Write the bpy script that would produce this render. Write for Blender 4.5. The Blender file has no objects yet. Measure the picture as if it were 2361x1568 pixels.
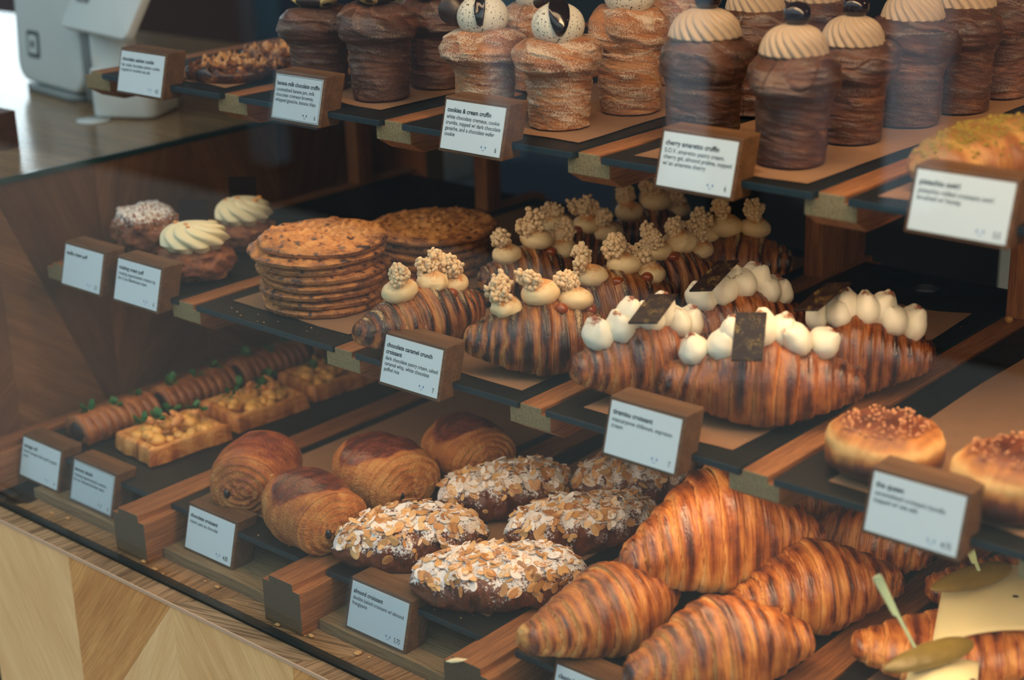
import bpy, math, random
import numpy as np
from mathutils import Vector, Matrix, Euler
random.seed(7)
PI = math.pi
C = bpy.context.scene.collection
# ------------------------------------------------------------------ camera
FPX = 3715.93; CX, CY = 1180.5, 784.0
YAW, PIT, ROL = -0.7253608, -0.3407830, -0.0258356
CAM = Vector((1.68002, -0.905599, 0.486697))
fw = Vector((math.sin(YAW)*math.cos(PIT), math.cos(YAW)*math.cos(PIT), math.sin(PIT)))
rt = fw.cross(Vector((0, 0, 1))).normalized(); up = rt.cross(fw)
rt2 = rt*math.cos(ROL)+up*math.sin(ROL); up2 = up*math.cos(ROL)-rt*math.sin(ROL)
cam_d = bpy.data.cameras.new('camera'); cam = bpy.data.objects.new('camera', cam_d); C.objects.link(cam)
m = Matrix((rt2, up2, -fw)).transposed().to_4x4(); m.translation = CAM; cam.matrix_world = m
cam_d.sensor_width = 36; cam_d.sensor_fit = 'HORIZONTAL'; cam_d.lens = FPX*36/2361
cam_d.clip_start = .01; cam_d.clip_end = 200
cam_d.dof.use_dof = True; cam_d.dof.focus_distance = 1.40; cam_d.dof.aperture_fstop = 4.2
bpy.context.scene.camera = cam
def at(px, py, z):
    "point of the horizontal plane z seen at a pixel of the photograph"
    d = fw + rt2*((px-CX)/FPX) - up2*((py-CY)/FPX)
    return CAM + d*((z-CAM.z)/d.z)
# ------------------------------------------------------------------ noise
def _h(ix, iy, iz, s):
    n = (ix.astype(np.int64)*73856093) ^ (iy.astype(np.int64)*19349663) ^ (iz.astype(np.int64)*83492791) ^ (s*2654435761 & 0xffffffff)
    n = (n ^ (n >> 13))*1274126177 & 0x7fffffff
    n = (n ^ (n >> 15))*2246822519 & 0x7fffffff
    n = n ^ (n >> 12)
    return (n & 0xffff)/65535.0
def vn(x, y, z, s=0):
    x, y, z = np.broadcast_arrays(np.asarray(x, float), np.asarray(y, float), np.asarray(z, float))
    ix, iy, iz = np.floor(x), np.floor(y), np.floor(z)
    fx, fy, fz = x-ix, y-iy, z-iz
    fx, fy, fz = [f*f*(3-2*f) for f in (fx, fy, fz)]
    r = 0
    for a in (0, 1):
        for b in (0, 1):
            for c in (0, 1):
                r = r + _h(ix+a, iy+b, iz+c, s)*(fx if a else 1-fx)*(fy if b else 1-fy)*(fz if c else 1-fz)
    return r*2-1
def fbm(x, y, z, s=0, o=3):
    r = 0; a = 1; t = 0
    for k in range(o):
        r = r + a*vn(x*2**k, y*2**k, z*2**k, s+k*17); t += a; a *= .5
    return r/t
# ------------------------------------------------------------------ objects
def mesh(name, V, F, mats, attrs=None, smooth=True, midx=None):
    me = bpy.data.meshes.new(name)
    V = np.asarray(V, float).reshape(-1, 3)
    me.from_pydata(V.tolist(), [], [tuple(int(i) for i in f) for f in F])
    for mt in (mats if isinstance(mats, (list, tuple)) else [mats]): me.materials.append(mt)
    if attrs:
        for k, a in attrs.items():
            a = np.asarray(a, float)
            if a.ndim == 1:
                at_ = me.attributes.new(k, 'FLOAT', 'POINT'); at_.data.foreach_set('value', a.astype(np.float32))
            else:
                at_ = me.attributes.new(k, 'FLOAT_VECTOR', 'POINT'); at_.data.foreach_set('vector', a.astype(np.float32).ravel())
    if smooth: me.polygons.foreach_set('use_smooth', [True]*len(me.polygons))
    if midx is not None: me.polygons.foreach_set('material_index', list(midx))
    me.update()
    return me
def link(name, data, parent=None, loc=(0, 0, 0), rot=(0, 0, 0)):
    o = bpy.data.objects.new(name, data); C.objects.link(o)
    o.location = loc; o.rotation_euler = rot
    if parent is not None: o.parent = parent
    return o
def tag(o, label, cat, group=None, kind=None):
    o['label'] = label; o['category'] = cat
    if group: o['group'] = group
    if kind: o['kind'] = kind
    return o
def bevel(o, w=.0008, s=2):
    b = o.modifiers.new('bevel', 'BEVEL'); b.width = w; b.segments = s; b.limit_method = 'ANGLE'; b.angle_limit = .6
    return o
BF = [(0, 3, 2, 1), (4, 5, 6, 7), (0, 1, 5, 4), (1, 2, 6, 5), (2, 3, 7, 6), (3, 0, 4, 7)]
def boxV(x0, x1, y0, y1, z0, z1):
    return [(x0, y0, z0), (x1, y0, z0), (x1, y1, z0), (x0, y1, z0), (x0, y0, z1), (x1, y0, z1), (x1, y1, z1), (x0, y1, z1)]
def box(name, x0, x1, y0, y1, z0, z1, mat, parent=None, bv=.0008):
    "box given in world coordinates (or the parent's), origin at its base centre"
    c = ((x0+x1)/2, (y0+y1)/2, z0)
    me = mesh(name, boxV(x0-c[0], x1-c[0], y0-c[1], y1-c[1], 0, z1-z0), BF, mat, smooth=False)
    o = link(name, me, parent, c)
    return bevel(o, bv) if bv else o
def merge(parts):
    V = []; F = []; n = 0
    for v, f in parts:
        V.append(np.asarray(v, float).reshape(-1, 3)); F += [tuple(i+n for i in q) for q in f]; n += len(V[-1])
    return np.concatenate(V), F
def gridF(nu, nv, wrap=True, off=0):
    F = []
    for i in range(nu-1):
        for j in range(nv if wrap else nv-1):
            k = (j+1) % nv
            F.append((off+i*nv+j, off+i*nv+k, off+(i+1)*nv+k, off+(i+1)*nv+j))
    return F
def prismY(poly, y0, y1):
    n = len(poly); V = [(x, y0, z) for x, z in poly]+[(x, y1, z) for x, z in poly]
    F = [tuple(range(n)), tuple(range(2*n-1, n-1, -1))]
    F += [(i, n+i, n+(i+1) % n, (i+1) % n) for i in range(n)]
    return V, F
def prismX(poly, x0, x1):
    n = len(poly); V = [(x0, y, z) for y, z in poly]+[(x1, y, z) for y, z in poly]
    F = [tuple(range(n-1, -1, -1)), tuple(range(n, 2*n))]
    F += [(i, (i+1) % n, n+(i+1) % n, n+i) for i in range(n)]
    return V, F
def prismZ(poly, z0, z1):
    n = len(poly); V = [(x, y, z0) for x, y in poly]+[(x, y, z1) for x, y in poly]
    F = [tuple(range(n-1, -1, -1)), tuple(range(n, 2*n))]
    F += [(i, (i+1) % n, n+(i+1) % n, n+i) for i in range(n)]
    return V, F
def ball(c, r, nu=10, nv=12, sq=(1, 1, 1), sd=None, amp=0, fr=60):
    V = []
    u = np.linspace(0, PI, nu)[:, None]; w = np.linspace(0, 2*PI, nv, endpoint=False)[None]
    x = np.sin(u)*np.cos(w); y = np.sin(u)*np.sin(w); z = np.cos(u)*np.ones_like(w)
    k = r
    if sd is not None: k = r*(1+amp*fbm(x*r*fr, y*r*fr, z*r*fr, sd, 2))
    V = np.stack([x*k*sq[0]+c[0], y*k*sq[1]+c[1], z*k*sq[2]+c[2]], -1).reshape(-1, 3)
    return V, [tuple(reversed(f)) for f in gridF(nu, nv)]
# ------------------------------------------------------------------ materials
class NT:
    def __init__(s, name):
        s.m = bpy.data.materials.new(name); s.m.use_nodes = True; s.t = s.m.node_tree; s.t.nodes.clear()
        s.out = s.n('ShaderNodeOutputMaterial')
    def n(s, ty, **kw):
        o = s.t.nodes.new(ty)
        for k, v in kw.items():
            if k.startswith('i_'): o.inputs[k[2:].replace('_', ' ')].default_value = v
            else: setattr(o, k, v)
        return o
    def l(s, a, b): s.t.links.new(a, b)
    def noise(s, vec, scale, detail=3, rough=.6, ty='FBM'):
        n = s.n('ShaderNodeTexNoise'); n.inputs['Scale'].default_value = scale; n.inputs['Detail'].default_value = detail
        n.inputs['Roughness'].default_value = rough
        if vec is not None: s.l(vec, n.inputs['Vector'])
        return n.outputs['Fac']
    def vmul(s, vec, v, add=(0, 0, 0)):
        n = s.n('ShaderNodeVectorMath', operation='MULTIPLY_ADD'); s.l(vec, n.inputs[0]); n.inputs[1].default_value = v; n.inputs[2].default_value = add
        return n.outputs[0]
    def attr(s, name, vec=False):
        n = s.n('ShaderNodeAttribute', attribute_name=name); return n.outputs['Vector' if vec else 'Fac']
    def math(s, op, a, b=None, c=None, clamp=False):
        n = s.n('ShaderNodeMath', operation=op); n.use_clamp = clamp
        for i, v in enumerate((a, b, c)):
            if v is None: continue
            if isinstance(v, (int, float)): n.inputs[i].default_value = v
            else: s.l(v, n.inputs[i])
        return n.outputs[0]
    def ramp(s, fac, stops, interp='LINEAR'):
        n = s.n('ShaderNodeValToRGB'); n.color_ramp.interpolation = interp; e = n.color_ramp.elements
        while len(e) < len(stops): e.new(.5)
        for i, (p, c) in enumerate(stops):
            e[i].position = p; e[i].color = (c[0], c[1], c[2], 1) if not isinstance(c, (int, float)) else (c, c, c, 1)
        s.l(fac, n.inputs[0]); return n.outputs[0]
    def mix(s, f, a, b):
        n = s.n('ShaderNodeMix', data_type='RGBA')
        for k, v in ((0, f), (6, a), (7, b)):
            if isinstance(v, (int, float)): n.inputs[k].default_value = v
            elif isinstance(v, tuple): n.inputs[k].default_value = (v[0], v[1], v[2], 1)
            else: s.l(v, n.inputs[k])
        return n.outputs[2]
    def bump(s, h, strength=.5, dist=.001, nrm=None):
        n = s.n('ShaderNodeBump'); n.inputs['Strength'].default_value = strength; n.inputs['Distance'].default_value = dist
        s.l(h, n.inputs['Height'])
        if nrm is not None: s.l(nrm, n.inputs['Normal'])
        return n.outputs[0]
    def bsdf(s, col, rough=.5, nrm=None, spec=.5, coat=0, coatr=.2, coatn=None, sss=0, sssr=(.01, .005, .003), metal=0):
        b = s.n('ShaderNodeBsdfPrincipled')
        for k, v in (('Base Color', col), ('Roughness', rough), ('Specular IOR Level', spec), ('Coat Weight', coat), ('Metallic', metal)):
            if isinstance(v, tuple): b.inputs[k].default_value = (v[0], v[1], v[2], 1)
            elif isinstance(v, (int, float)): b.inputs[k].default_value = v
            else: s.l(v, b.inputs[k])
        b.inputs['Coat Roughness'].default_value = coatr
        if sss:
            b.inputs['Subsurface Weight'].default_value = sss; b.inputs['Subsurface Radius'].default_value = sssr; b.inputs['Subsurface Scale'].default_value = 1
        if nrm is not None:
            s.l(nrm, b.inputs['Normal'])
            if coatn is not None: s.l(coatn, b.inputs['Coat Normal'])
        s.l(b.outputs[0], s.out.inputs[0]); return s.m
    def obj(s): return s.n('ShaderNodeTexCoord').outputs['Object']
def srgb(r, g, b):
    f = lambda c: (c/255/12.92) if c/255 <= .04045 else ((c/255+.055)/1.055)**2.4
    return (f(r), f(g), f(b))
def plain(name, col, rough=.6, spec=.4, nz=0, nsc=200, bmp=0, **kw):
    t = NT(name); c = col; nrm = None
    if nz or bmp:
        f = t.noise(t.obj(), nsc, 4)
        if nz: c = t.mix(f, tuple(v*(1-nz) for v in col), tuple(min(1, v*(1+nz)) for v in col))
        if bmp: nrm = t.bump(f, .6, bmp)
    return t.bsdf(c, rough, nrm, spec, **kw)
def wood(name, light, dark, axis=0, rough=.55, attr=None, fine=1.0, pores=.55):
    t = NT(name); o = t.attr(attr, True) if attr else t.obj()
    def sc(a, b):
        v = [b, b, b]; v[axis] = a; return tuple(v)
    n1 = t.noise(t.vmul(o, sc(6, 60)), 1, 4, .6)
    n2 = t.noise(t.vmul(o, sc(25*fine, 700*fine)), 1, 3, .7)
    n3 = t.noise(t.vmul(o, sc(3, 14)), 1, 2)
    a = t.math('ADD', t.math('MULTIPLY', n1, .7), t.math('MULTIPLY', n3, .5))
    c = t.ramp(a, [(.38, dark), (.72, light)])
    p = t.ramp(n2, [(.40, 0.0), (.56, 1.0)])
    c2 = t.mix(t.math('MULTIPLY', t.math('SUBTRACT', 1.0, p), pores), c, tuple(v*.45 for v in dark))
    return t.bsdf(c2, rough, t.bump(n2, .35, .0004), .35)
def endgrain(name, light, dark):
    t = NT(name); o = t.obj()
    w = t.n('ShaderNodeTexWave', wave_type='RINGS', rings_direction='Y'); w.inputs['Scale'].default_value = 190; w.inputs['Distortion'].default_value = 1.5
    w.inputs['Detail'].default_value = 2; t.l(t.vmul(o, (1, .1, 1), (.03, 0, .05)), w.inputs['Vector'])
    n2 = t.noise(t.vmul(o, (900, 20, 900)), 1, 2)
    f = t.math('ADD', t.math('MULTIPLY', w.outputs['Fac'], .18), t.math('MULTIPLY', n2, .68))
    return t.bsdf(t.ramp(f, [(.25, dark), (.7, light)]), .7, None, .2)
def pastry(name, stops, streak=(260, 5), rough=(.55, .25), sugar=None, bump=1.0, spec=.5, blister=.5, sw=.38, gloss=.7):
    "stops: colours from pale to deeply baked, driven by the bake attribute; laminations run along pc.y"
    t = NT(name); pc = t.attr('pc', True); bk = t.attr('bk'); o = t.obj()
    st = t.noise(t.vmul(pc, (streak[0]*.6, streak[1], streak[1])), 1, 3, .65); fine = t.noise(t.vmul(pc, (streak[0]*5, streak[1]*5, streak[1]*5)), 1, 2, .6)
    bl = t.noise(o, 420, 3, .6); big = t.noise(o, 70, 3, .6)
    f = t.math('ADD', bk, t.math('MULTIPLY', t.math('SUBTRACT', t.math('MULTIPLY_ADD', fine, .55, t.math('MULTIPLY', st, .65)), .6), sw*2.4))
    f = t.math('ADD', f, t.math('MULTIPLY', t.math('SUBTRACT', big, .5), .55), clamp=True)
    c = t.ramp(f, stops)
    if sugar: gloss = gloss*.4
    r = t.math('MULTIPLY_ADD', f, rough[1]-rough[0], rough[0], clamp=True)
    h = t.math('ADD', t.math('ADD', t.math('MULTIPLY', st, .8), t.math('MULTIPLY', fine, .35)), t.math('MULTIPLY', bl, blister))
    nrm = t.bump(h, .9, .0011*bump)
    if sugar:
        s = t.attr('sg'); n = t.noise(o, sugar[1], 4, .75)
        k = t.ramp(t.math('ADD', s, t.math('MULTIPLY', t.math('SUBTRACT', n, .5), sugar[2])), [(.46, 0.0), (.60, 1.0)])
        c = t.mix(k, c, sugar[0]); r = t.math('MAXIMUM', r, t.math('MULTIPLY', k, .9))
    return t.bsdf(c, r, nrm, spec, coat=(t.math('MULTIPLY', t.ramp(f, [(.35, 0.0), (.75, 1.0)]), gloss) if gloss else 0), coatr=.10, coatn=t.bump(t.math('ADD', bl, t.math('MULTIPLY', big, 1.5)), .45, .0011))
M = {}
OAKL, OAKD = srgb(170, 112, 66), srgb(120, 72, 40)
M['oak_x'] = wood('oak along x', OAKL, OAKD, 0); M['oak_y'] = wood('oak along y', OAKL, OAKD, 1); M['oak_z'] = wood('oak along z', OAKL, OAKD, 2)
M['end'] = endgrain('oak end grain', srgb(178, 160, 118), srgb(112, 92, 62))
M['end_dark'] = endgrain('dark oak end grain', srgb(124, 104, 76), srgb(66, 52, 38))
M['sign_wood'] = wood('sign block oak', srgb(124, 88, 56), srgb(84, 56, 34), 0)
M['deck_wood'] = wood('deck oak', srgb(150, 125, 88), srgb(110, 88, 58), 0)
def slate_mat():
    t = NT('dark slate'); o = t.obj()
    n = t.noise(o, 45, 5, .6); n2 = t.noise(o, 600, 2)
    c = t.ramp(n, [(.3, srgb(9, 12, 12)), (.7, srgb(18, 22, 21))])
    return t.bsdf(c, t.math('MULTIPLY_ADD', n, .25, .40), t.bump(n2, .4, .0003), .35)
M['slate'] = slate_mat()
M['slate_edge'] = plain('slate edge', srgb(20, 44, 52), .5, .5, .5, 260, .0004)
M['kraft'] = plain('kraft paper', srgb(146, 110, 80), .85, .2, .12, 60, .0003)
M['card'] = plain('white card', srgb(214, 230, 238), .6, .3)
M['ink'] = plain('black ink', srgb(20, 34, 40), .6, .2)
M['blueink'] = plain('blue ink', srgb(70, 130, 190), .6, .2)
def sleeve():
    t = NT('clear sleeve'); a = t.n('ShaderNodeBsdfTransparent'); g = t.n('ShaderNodeBsdfGlossy'); g.inputs['Roughness'].default_value = .15
    fr = t.n('ShaderNodeLayerWeight'); fr.inputs[0].default_value = .5; mx = t.n('ShaderNodeMixShader')
    t.l(t.math('MULTIPLY_ADD', t.math('POWER', fr.outputs['Facing'], 5.0), .96, .04), mx.inputs[0]); t.l(a.outputs[0], mx.inputs[1]); t.l(g.outputs[0], mx.inputs[2]); t.l(mx.outputs[0], t.out.inputs[0]); return t.m
M['sleeve'] = sleeve()
def glass():
    t = NT('shop window glass'); a = t.n('ShaderNodeBsdfTransparent'); a.inputs[0].default_value = (.965, .985, .98, 1); g = t.n('ShaderNodeBsdfGlossy'); g.inputs['Roughness'].default_value = .0
    fr = t.n('ShaderNodeLayerWeight'); fr.inputs[0].default_value = .5; mx = t.n('ShaderNodeMixShader')
    t.l(t.math('MULTIPLY_ADD', t.math('POWER', fr.outputs['Facing'], 5.0), .96, .04), mx.inputs[0]); t.l(a.outputs[0], mx.inputs[1]); t.l(g.outputs[0], mx.inputs[2]); t.l(mx.outputs[0], t.out.inputs[0]); return t.m
M['glass'] = glass()
M['seal'] = plain('dark seal', srgb(14, 28, 28), .5)
PALE, GOLD, BROWN, DARK, DEEP = srgb(228, 186, 122), srgb(210, 144, 72), srgb(164, 92, 38), srgb(100, 46, 18), srgb(54, 24, 13)
M['croissant'] = pastry('butter croissant crust', [(0, PALE), (.3, GOLD), (.55, BROWN), (.8, DARK), (1, DEEP)], rough=(.5, .2))
M['croissant_dusted'] = pastry('dusted croissant crust', [(0, srgb(214, 168, 110)), (.32, srgb(178, 118, 60)), (.6, srgb(116, 60, 26)), (.82, srgb(62, 30, 18)), (1, srgb(36, 18, 14))], rough=(.5, .2), sugar=(srgb(206, 176, 130), 1500, 1.2))
M['tiramisu'] = pastry('tiramisu croissant crust', [(0, srgb(222, 166, 100)), (.3, srgb(190, 118, 56)), (.55, srgb(142, 76, 32)), (.78, srgb(84, 38, 18)), (1, srgb(42, 18, 10))], rough=(.5, .12))
M['pain'] = pastry('chocolate croissant crust', [(0, srgb(224, 170, 100)), (.3, srgb(196, 122, 56)), (.6, srgb(140, 62, 24)), (.85, srgb(96, 34, 16)), (1, srgb(60, 20, 12))], streak=(320, 4), rough=(.55, .16), sw=.3, bump=1.7, blister=2.2)
M['almond_crust'] = pastry('almond croissant crust', [(0, srgb(180, 120, 66)), (.4, srgb(124, 68, 36)), (.8, srgb(70, 34, 20)), (1, srgb(38, 20, 14))], streak=(160, 20), rough=(.6, .35), sugar=(srgb(236, 234, 232), 420, 1.7))
M['flake'] = pastry('sliced almond', [(0, srgb(232, 190, 130)), (.5, srgb(206, 150, 88)), (1, srgb(150, 92, 46))], streak=(30, 30), rough=(.5, .5), sugar=(srgb(238, 232, 226), 700, 1.5), bump=.2)
M['cookie'] = pastry('crumbly cookie', [(0, srgb(222, 162, 92)), (.35, srgb(194, 128, 64)), (.62, srgb(142, 84, 40)), (.8, srgb(66, 36, 22)), (1, srgb(36, 20, 14))], streak=(90, 90), rough=(.8, .6), bump=1.2, sw=.45)
M['cocoacookie'] = pastry('chocolate cashew cookie dough', [(0, srgb(206, 150, 90)), (.3, srgb(120, 66, 34)), (.55, srgb(60, 32, 20)), (1, srgb(26, 15, 12))], streak=(60, 60), rough=(.6, .3), bump=1.2, sw=.6)
M['cruffin_sugar'] = pastry('sugared cruffin crust', [(0, srgb(214, 170, 120)), (.4, srgb(178, 118, 70)), (.8, srgb(120, 66, 34)), (1, srgb(80, 42, 24))], streak=(10, 220), rough=(.8, .7), sugar=(srgb(212, 190, 164), 900, 1.1))
M['cruffin_brown'] = pastry('cinnamon cruffin crust', [(0, srgb(140, 92, 62)), (.4, srgb(92, 54, 36)), (.8, srgb(56, 32, 24)), (1, srgb(34, 20, 16))], streak=(10, 220), rough=(.7, .4), sugar=(srgb(150, 126, 110), 1300, 1.5))
M['bun'] = pastry('caramelised bun crust', [(0, srgb(226, 180, 112)), (.35, srgb(196, 128, 62)), (.7, srgb(120, 58, 26)), (1, srgb(70, 30, 16))], streak=(60, 10), rough=(.6, .3), sugar=(srgb(232, 178, 120), 500, 1.2))
M['puff'] = pastry('craquelin puff crust', [(0, srgb(180, 120, 76)), (.5, srgb(120, 66, 40)), (1, srgb(56, 28, 20))], streak=(60, 60), rough=(.8, .7), sugar=(srgb(228, 228, 222), 300, 2.1), bump=1.5)
M['sroll'] = pastry('sausage roll crust', [(0, srgb(206, 150, 92)), (.4, srgb(160, 98, 52)), (.75, srgb(98, 50, 26)), (1, srgb(50, 26, 18))], streak=(200, 8), rough=(.6, .35))
M['pistachio'] = pastry('pistachio roll crust', [(0, srgb(214, 164, 96)), (.5, srgb(160, 98, 48)), (1, srgb(92, 46, 22))], streak=(100, 8), rough=(.6, .3), sugar=(srgb(122, 114, 50), 500, .9))
def creamm(name, col, dust=None, speck=None, bmp=.0003):
    t = NT(name); o = t.obj(); c = col
    if speck:
        v = t.n('ShaderNodeTexVoronoi'); v.inputs['Scale'].default_value = speck[1]; t.l(o, v.inputs['Vector'])
        n = t.noise(o, speck[1]*.6, 2)
        k = t.math('LESS_THAN', v.outputs['Distance'], t.math('MULTIPLY', t.ramp(n, [(.42, 0.0), (.62, 1.0)]), speck[2]))
        c = t.mix(k, c, speck[0])
    if dust:
        s = t.attr('sg'); n = t.noise(o, 900, 3, .8); n2 = t.noise(o, 90, 2)
        k = t.ramp(t.math('ADD', s, t.math('MULTIPLY', t.math('SUBTRACT', t.math('ADD', n, n2), 1.0), 1.1)), [(.40, 0.0), (.62, 1.0)])
        c = t.mix(k, c, dust)
    return t.bsdf(c, .45, t.bump(t.noise(o, 260, 3), .5, bmp), .4, sss=.25, sssr=(.004, .003, .002))
M['cream'] = creamm('caramel whip', srgb(232, 208, 160), dust=srgb(206, 140, 76))
M['mascarpone'] = creamm('mascarpone cream', srgb(236, 232, 212), dust=srgb(134, 66, 34))
M['speckcream'] = creamm('cookie speckled ganache', srgb(226, 222, 204), speck=(srgb(26, 24, 24), 620, .40))
M['buttercream'] = creamm('amaretto cream', srgb(184, 162, 136))
M['puffcream'] = creamm('whipped cream', srgb(230, 222, 184))
M['rice'] = plain('puffed rice', srgb(226, 198, 156), .6, .4, .1, 300, .0004, sss=.15, sssr=(.003, .002, .001))
M['choc'] = plain('dark chocolate', srgb(40, 22, 18), .3, .5)
M['choc_matte'] = plain('matte dark chocolate', srgb(22, 14, 12), .8, .1)
M['gloss_choc'] = plain('glossy ganache', srgb(24, 14, 14), .1, .6)
def plaque_m():
    t = NT('gold dusted chocolate'); o = t.obj(); n = t.noise(o, 1400, 2); n2 = t.noise(o, 90, 2)
    k = t.ramp(t.math('ADD', n, t.math('MULTIPLY', n2, .6)), [(.95, 0.0), (1.0, 1.0)])
    return t.bsdf(t.mix(k, srgb(34, 18, 14), srgb(190, 160, 80)), t.math('MULTIPLY_ADD', k, .1, .42), t.bump(n2, .3, .0006), .25)
M['plaque'] = plaque_m()
M['caramel'] = plain('caramel sauce', srgb(140, 66, 22), .1, .6, sss=.2)
M['cherry'] = plain('amarena cherry', srgb(26, 10, 14), .08, .7)
M['herb'] = plain('parsley leaf', srgb(40, 104, 46), .5, .4, .4, 300)
M['filling'] = plain('creamy potato filling', srgb(240, 178, 92), .4, .5, .25, 120, .0008, sss=.2)
M['nut'] = plain('toasted nut', srgb(214, 150, 88), .5, .4, .2, 200, .0004)
M['banana'] = plain('banana chip', srgb(206, 184, 120), .5, .4, .2, 200)
M['cheese'] = plain('swiss cheese', srgb(220, 212, 168), .4, .4, .05, 60, sss=.3, sssr=(.006, .004, .002))
M['pickle'] = plain('pickle skin', srgb(112, 96, 42), .35, .5, .35, 90, .0006)
M['pick'] = plain('bamboo pick', srgb(186, 214, 176), .55, .3, .06, 200)
M['pistachio_crumb'] = plain('pistachio crumb', srgb(146, 126, 54), .8, .2, .3, 300)
M['crumb'] = plain('pastry crumb', srgb(206, 160, 104), .7, .3, .3, 600)
M['white_plastic'] = plain('white plastic', srgb(206, 214, 212), .35, .5)
M['grey_plastic'] = plain('grey plastic', srgb(120, 128, 128), .4, .5)
M['logo'] = plain('dark grey print', srgb(60, 74, 80), .5, .3)
M['glass_edge'] = plain('green glass edge', srgb(20, 52, 50), .2, .6)
M['black'] = plain('black laminate', srgb(16, 17, 18), .5, .4)
M['steel'] = plain('worktop', srgb(98, 108, 118), .4, .5)
M['navy'] = plain('navy cloth', srgb(26, 40, 56), .9, .1)
M['tan'] = plain('tan wood post', srgb(150, 118, 84), .6, .3)
M['carton'] = plain('white carton', srgb(196, 214, 212), .7, .3)
M['paving'] = plain('pavement', srgb(168, 164, 158), .8, .3, .12, 3, .002)
M['facade'] = plain('facade render', srgb(150, 148, 146), .8, .2, .1, 2)
M['darkwall'] = plain('dark wall paint', srgb(46, 44, 42), .8, .2)
M['ceil'] = plain('ceiling paint', srgb(120, 116, 110), .8, .2)
M['led'] = None
# ------------------------------------------------------------------ the display case
def panel_plane(name, polys, origin, eu, ev, mats, thick, parent):
    """parquet of flush planks on one plane: polys = [(points (u,v), grain angle, material index)]; one mesh, pc runs along each plank's grain"""
    eu, ev = Vector(eu), Vector(ev); n = eu.cross(ev); V = []; F = []; P = []; mi = []
    for k, (pts, ang, ti) in enumerate(polys):
        b = len(V); ca, sa = math.cos(ang), math.sin(ang)
        cu = sum(p[0] for p in pts)/len(pts); cv = sum(p[1] for p in pts)/len(pts)
        pts = [(cu+(p[0]-cu)*(1-.0004/max(.02, math.hypot(p[0]-cu, p[1]-cv))), cv+(p[1]-cv)*(1-.0004/max(.02, math.hypot(p[0]-cu, p[1]-cv)))) for p in pts]
        for dz in (0, -thick):
            for (a, c) in pts:
                V.append(tuple(eu*a+ev*c+n*dz)); P.append((a*ca+c*sa+k*3.1, -a*sa+c*ca+k*1.7, dz))
        q = len(pts)
        F.append(tuple(b+i for i in range(q))); F.append(tuple(b+2*q-1-i for i in range(q)))
        F += [(b+i, b+q+i, b+q+(i+1) % q, b+(i+1) % q) for i in range(q)]
        mi += [ti]*(2+q)
    me = mesh(name, V, F, mats, {'pc': P}, smooth=False, midx=mi)
    return link(name, me, parent, origin)
PW = [wood('pale oak parquet', srgb(250, 202, 142), srgb(232, 178, 118), 0, .5, 'pc', .7, .18),
      wood('honey oak parquet', srgb(228, 164, 96), srgb(194, 126, 66), 0, .5, 'pc', .6, .35),
      wood('sand oak parquet', srgb(244, 194, 130), srgb(218, 162, 102), 0, .5, 'pc', .7, .25)]
LW = [wood('ledge oak a', srgb(172, 132, 94), srgb(130, 96, 64), 0, .5, 'pc', .5, .8),
      wood('ledge oak b', srgb(182, 146, 106), srgb(140, 108, 76), 0, .5, 'pc', .4, .9)]
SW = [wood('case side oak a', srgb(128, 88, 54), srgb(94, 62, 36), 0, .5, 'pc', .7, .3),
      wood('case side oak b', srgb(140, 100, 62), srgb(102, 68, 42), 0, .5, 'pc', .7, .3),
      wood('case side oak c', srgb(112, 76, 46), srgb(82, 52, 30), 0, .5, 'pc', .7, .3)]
case = link('display_case', None, None, (1.2, .2, -1.1)); tag(case, 'oak parquet fronted glass pastry display case holding all the shelves', 'display case')
case.empty_display_size = .1
X0, X1 = .2, 2.7
GY = -.1165; FY = -.1385; FZ = -.222
jx = [.415+.1635*k for k in range(-10, 15)]
polys = []
DN = -.62
for k, x in enumerate(jx[:-1]):
    w = .1635
    if k < 9: continue
    kk = k-10   # kk=0 is the joint seen at left
    if kk % 2 == 0:
        polys.append(([(x, 0), (x, DN), (x+.02, DN), (x+w, 0)][::1] if False else [(x, 0), (x, -.2), (x+w, 0)], math.radians(50), 1))
        polys.append(([(x, -.2), (x, DN), (x+w, DN), (x+w, 0)], math.radians(62), 0))
    else:
        polys.append(([(x, 0), (x, -.2), (x, DN), (x+w, 0)] if False else [(x, 0), (x, DN), (x+w, DN), (x+w, 0)], math.radians(-58), 2 if kk > 0 else 0))
front = panel_plane('front_panel', polys, (-1.2, -.2+FY, 1.1+FZ), (1, 0, 0), (0, 0, 1), PW, .02, case)
# ledge, outside and inside the pane
polys = []
for k, x in enumerate(jx[:-1]):
    w = .1635; y1 = .13; kk = k-10
    if k < 9: continue
    polys.append(([(x, 0), (x+w, 0), (x+w+.035, .04), (x+w+.03, y1), (x+.03, y1), (x+.035, .04)], math.radians((94, 15, 82)[kk % 3]), kk % 2))
ledge = panel_plane('top_ledge', polys, (-1.2, -.2+FY, 1.1+FZ+.0004), (1, 0, 0), (0, 1, 0), LW, .0193, case)
box('edge_strip', X0-1.2, X1-1.2, FY-.0016-.2, FY-.2, 1.1+FZ-.0025, 1.1+FZ+.0006, plain('pale edge strip', srgb(196, 160, 130), .5), case, 0)
box('case_bottom', .2-1.2, X1-1.2, FY+.131-.2, .62-.2, 1.1+FZ-.02, 1.1+FZ, M['deck_wood'], case, 0)
box('seal_strip', .2-1.2, X1-1.2, GY-.005-.2, GY+.004-.2, 1.1+FZ+.0006, 1.1+FZ+.0036, M['seal'], case, 0)
pane = box('glass_pane', .2-1.2, X1-1.2, GY-.003-.2, GY+.003-.2, 1.1+FZ+.0036, 1.1+.72, M['glass'], case, 0)
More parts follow.
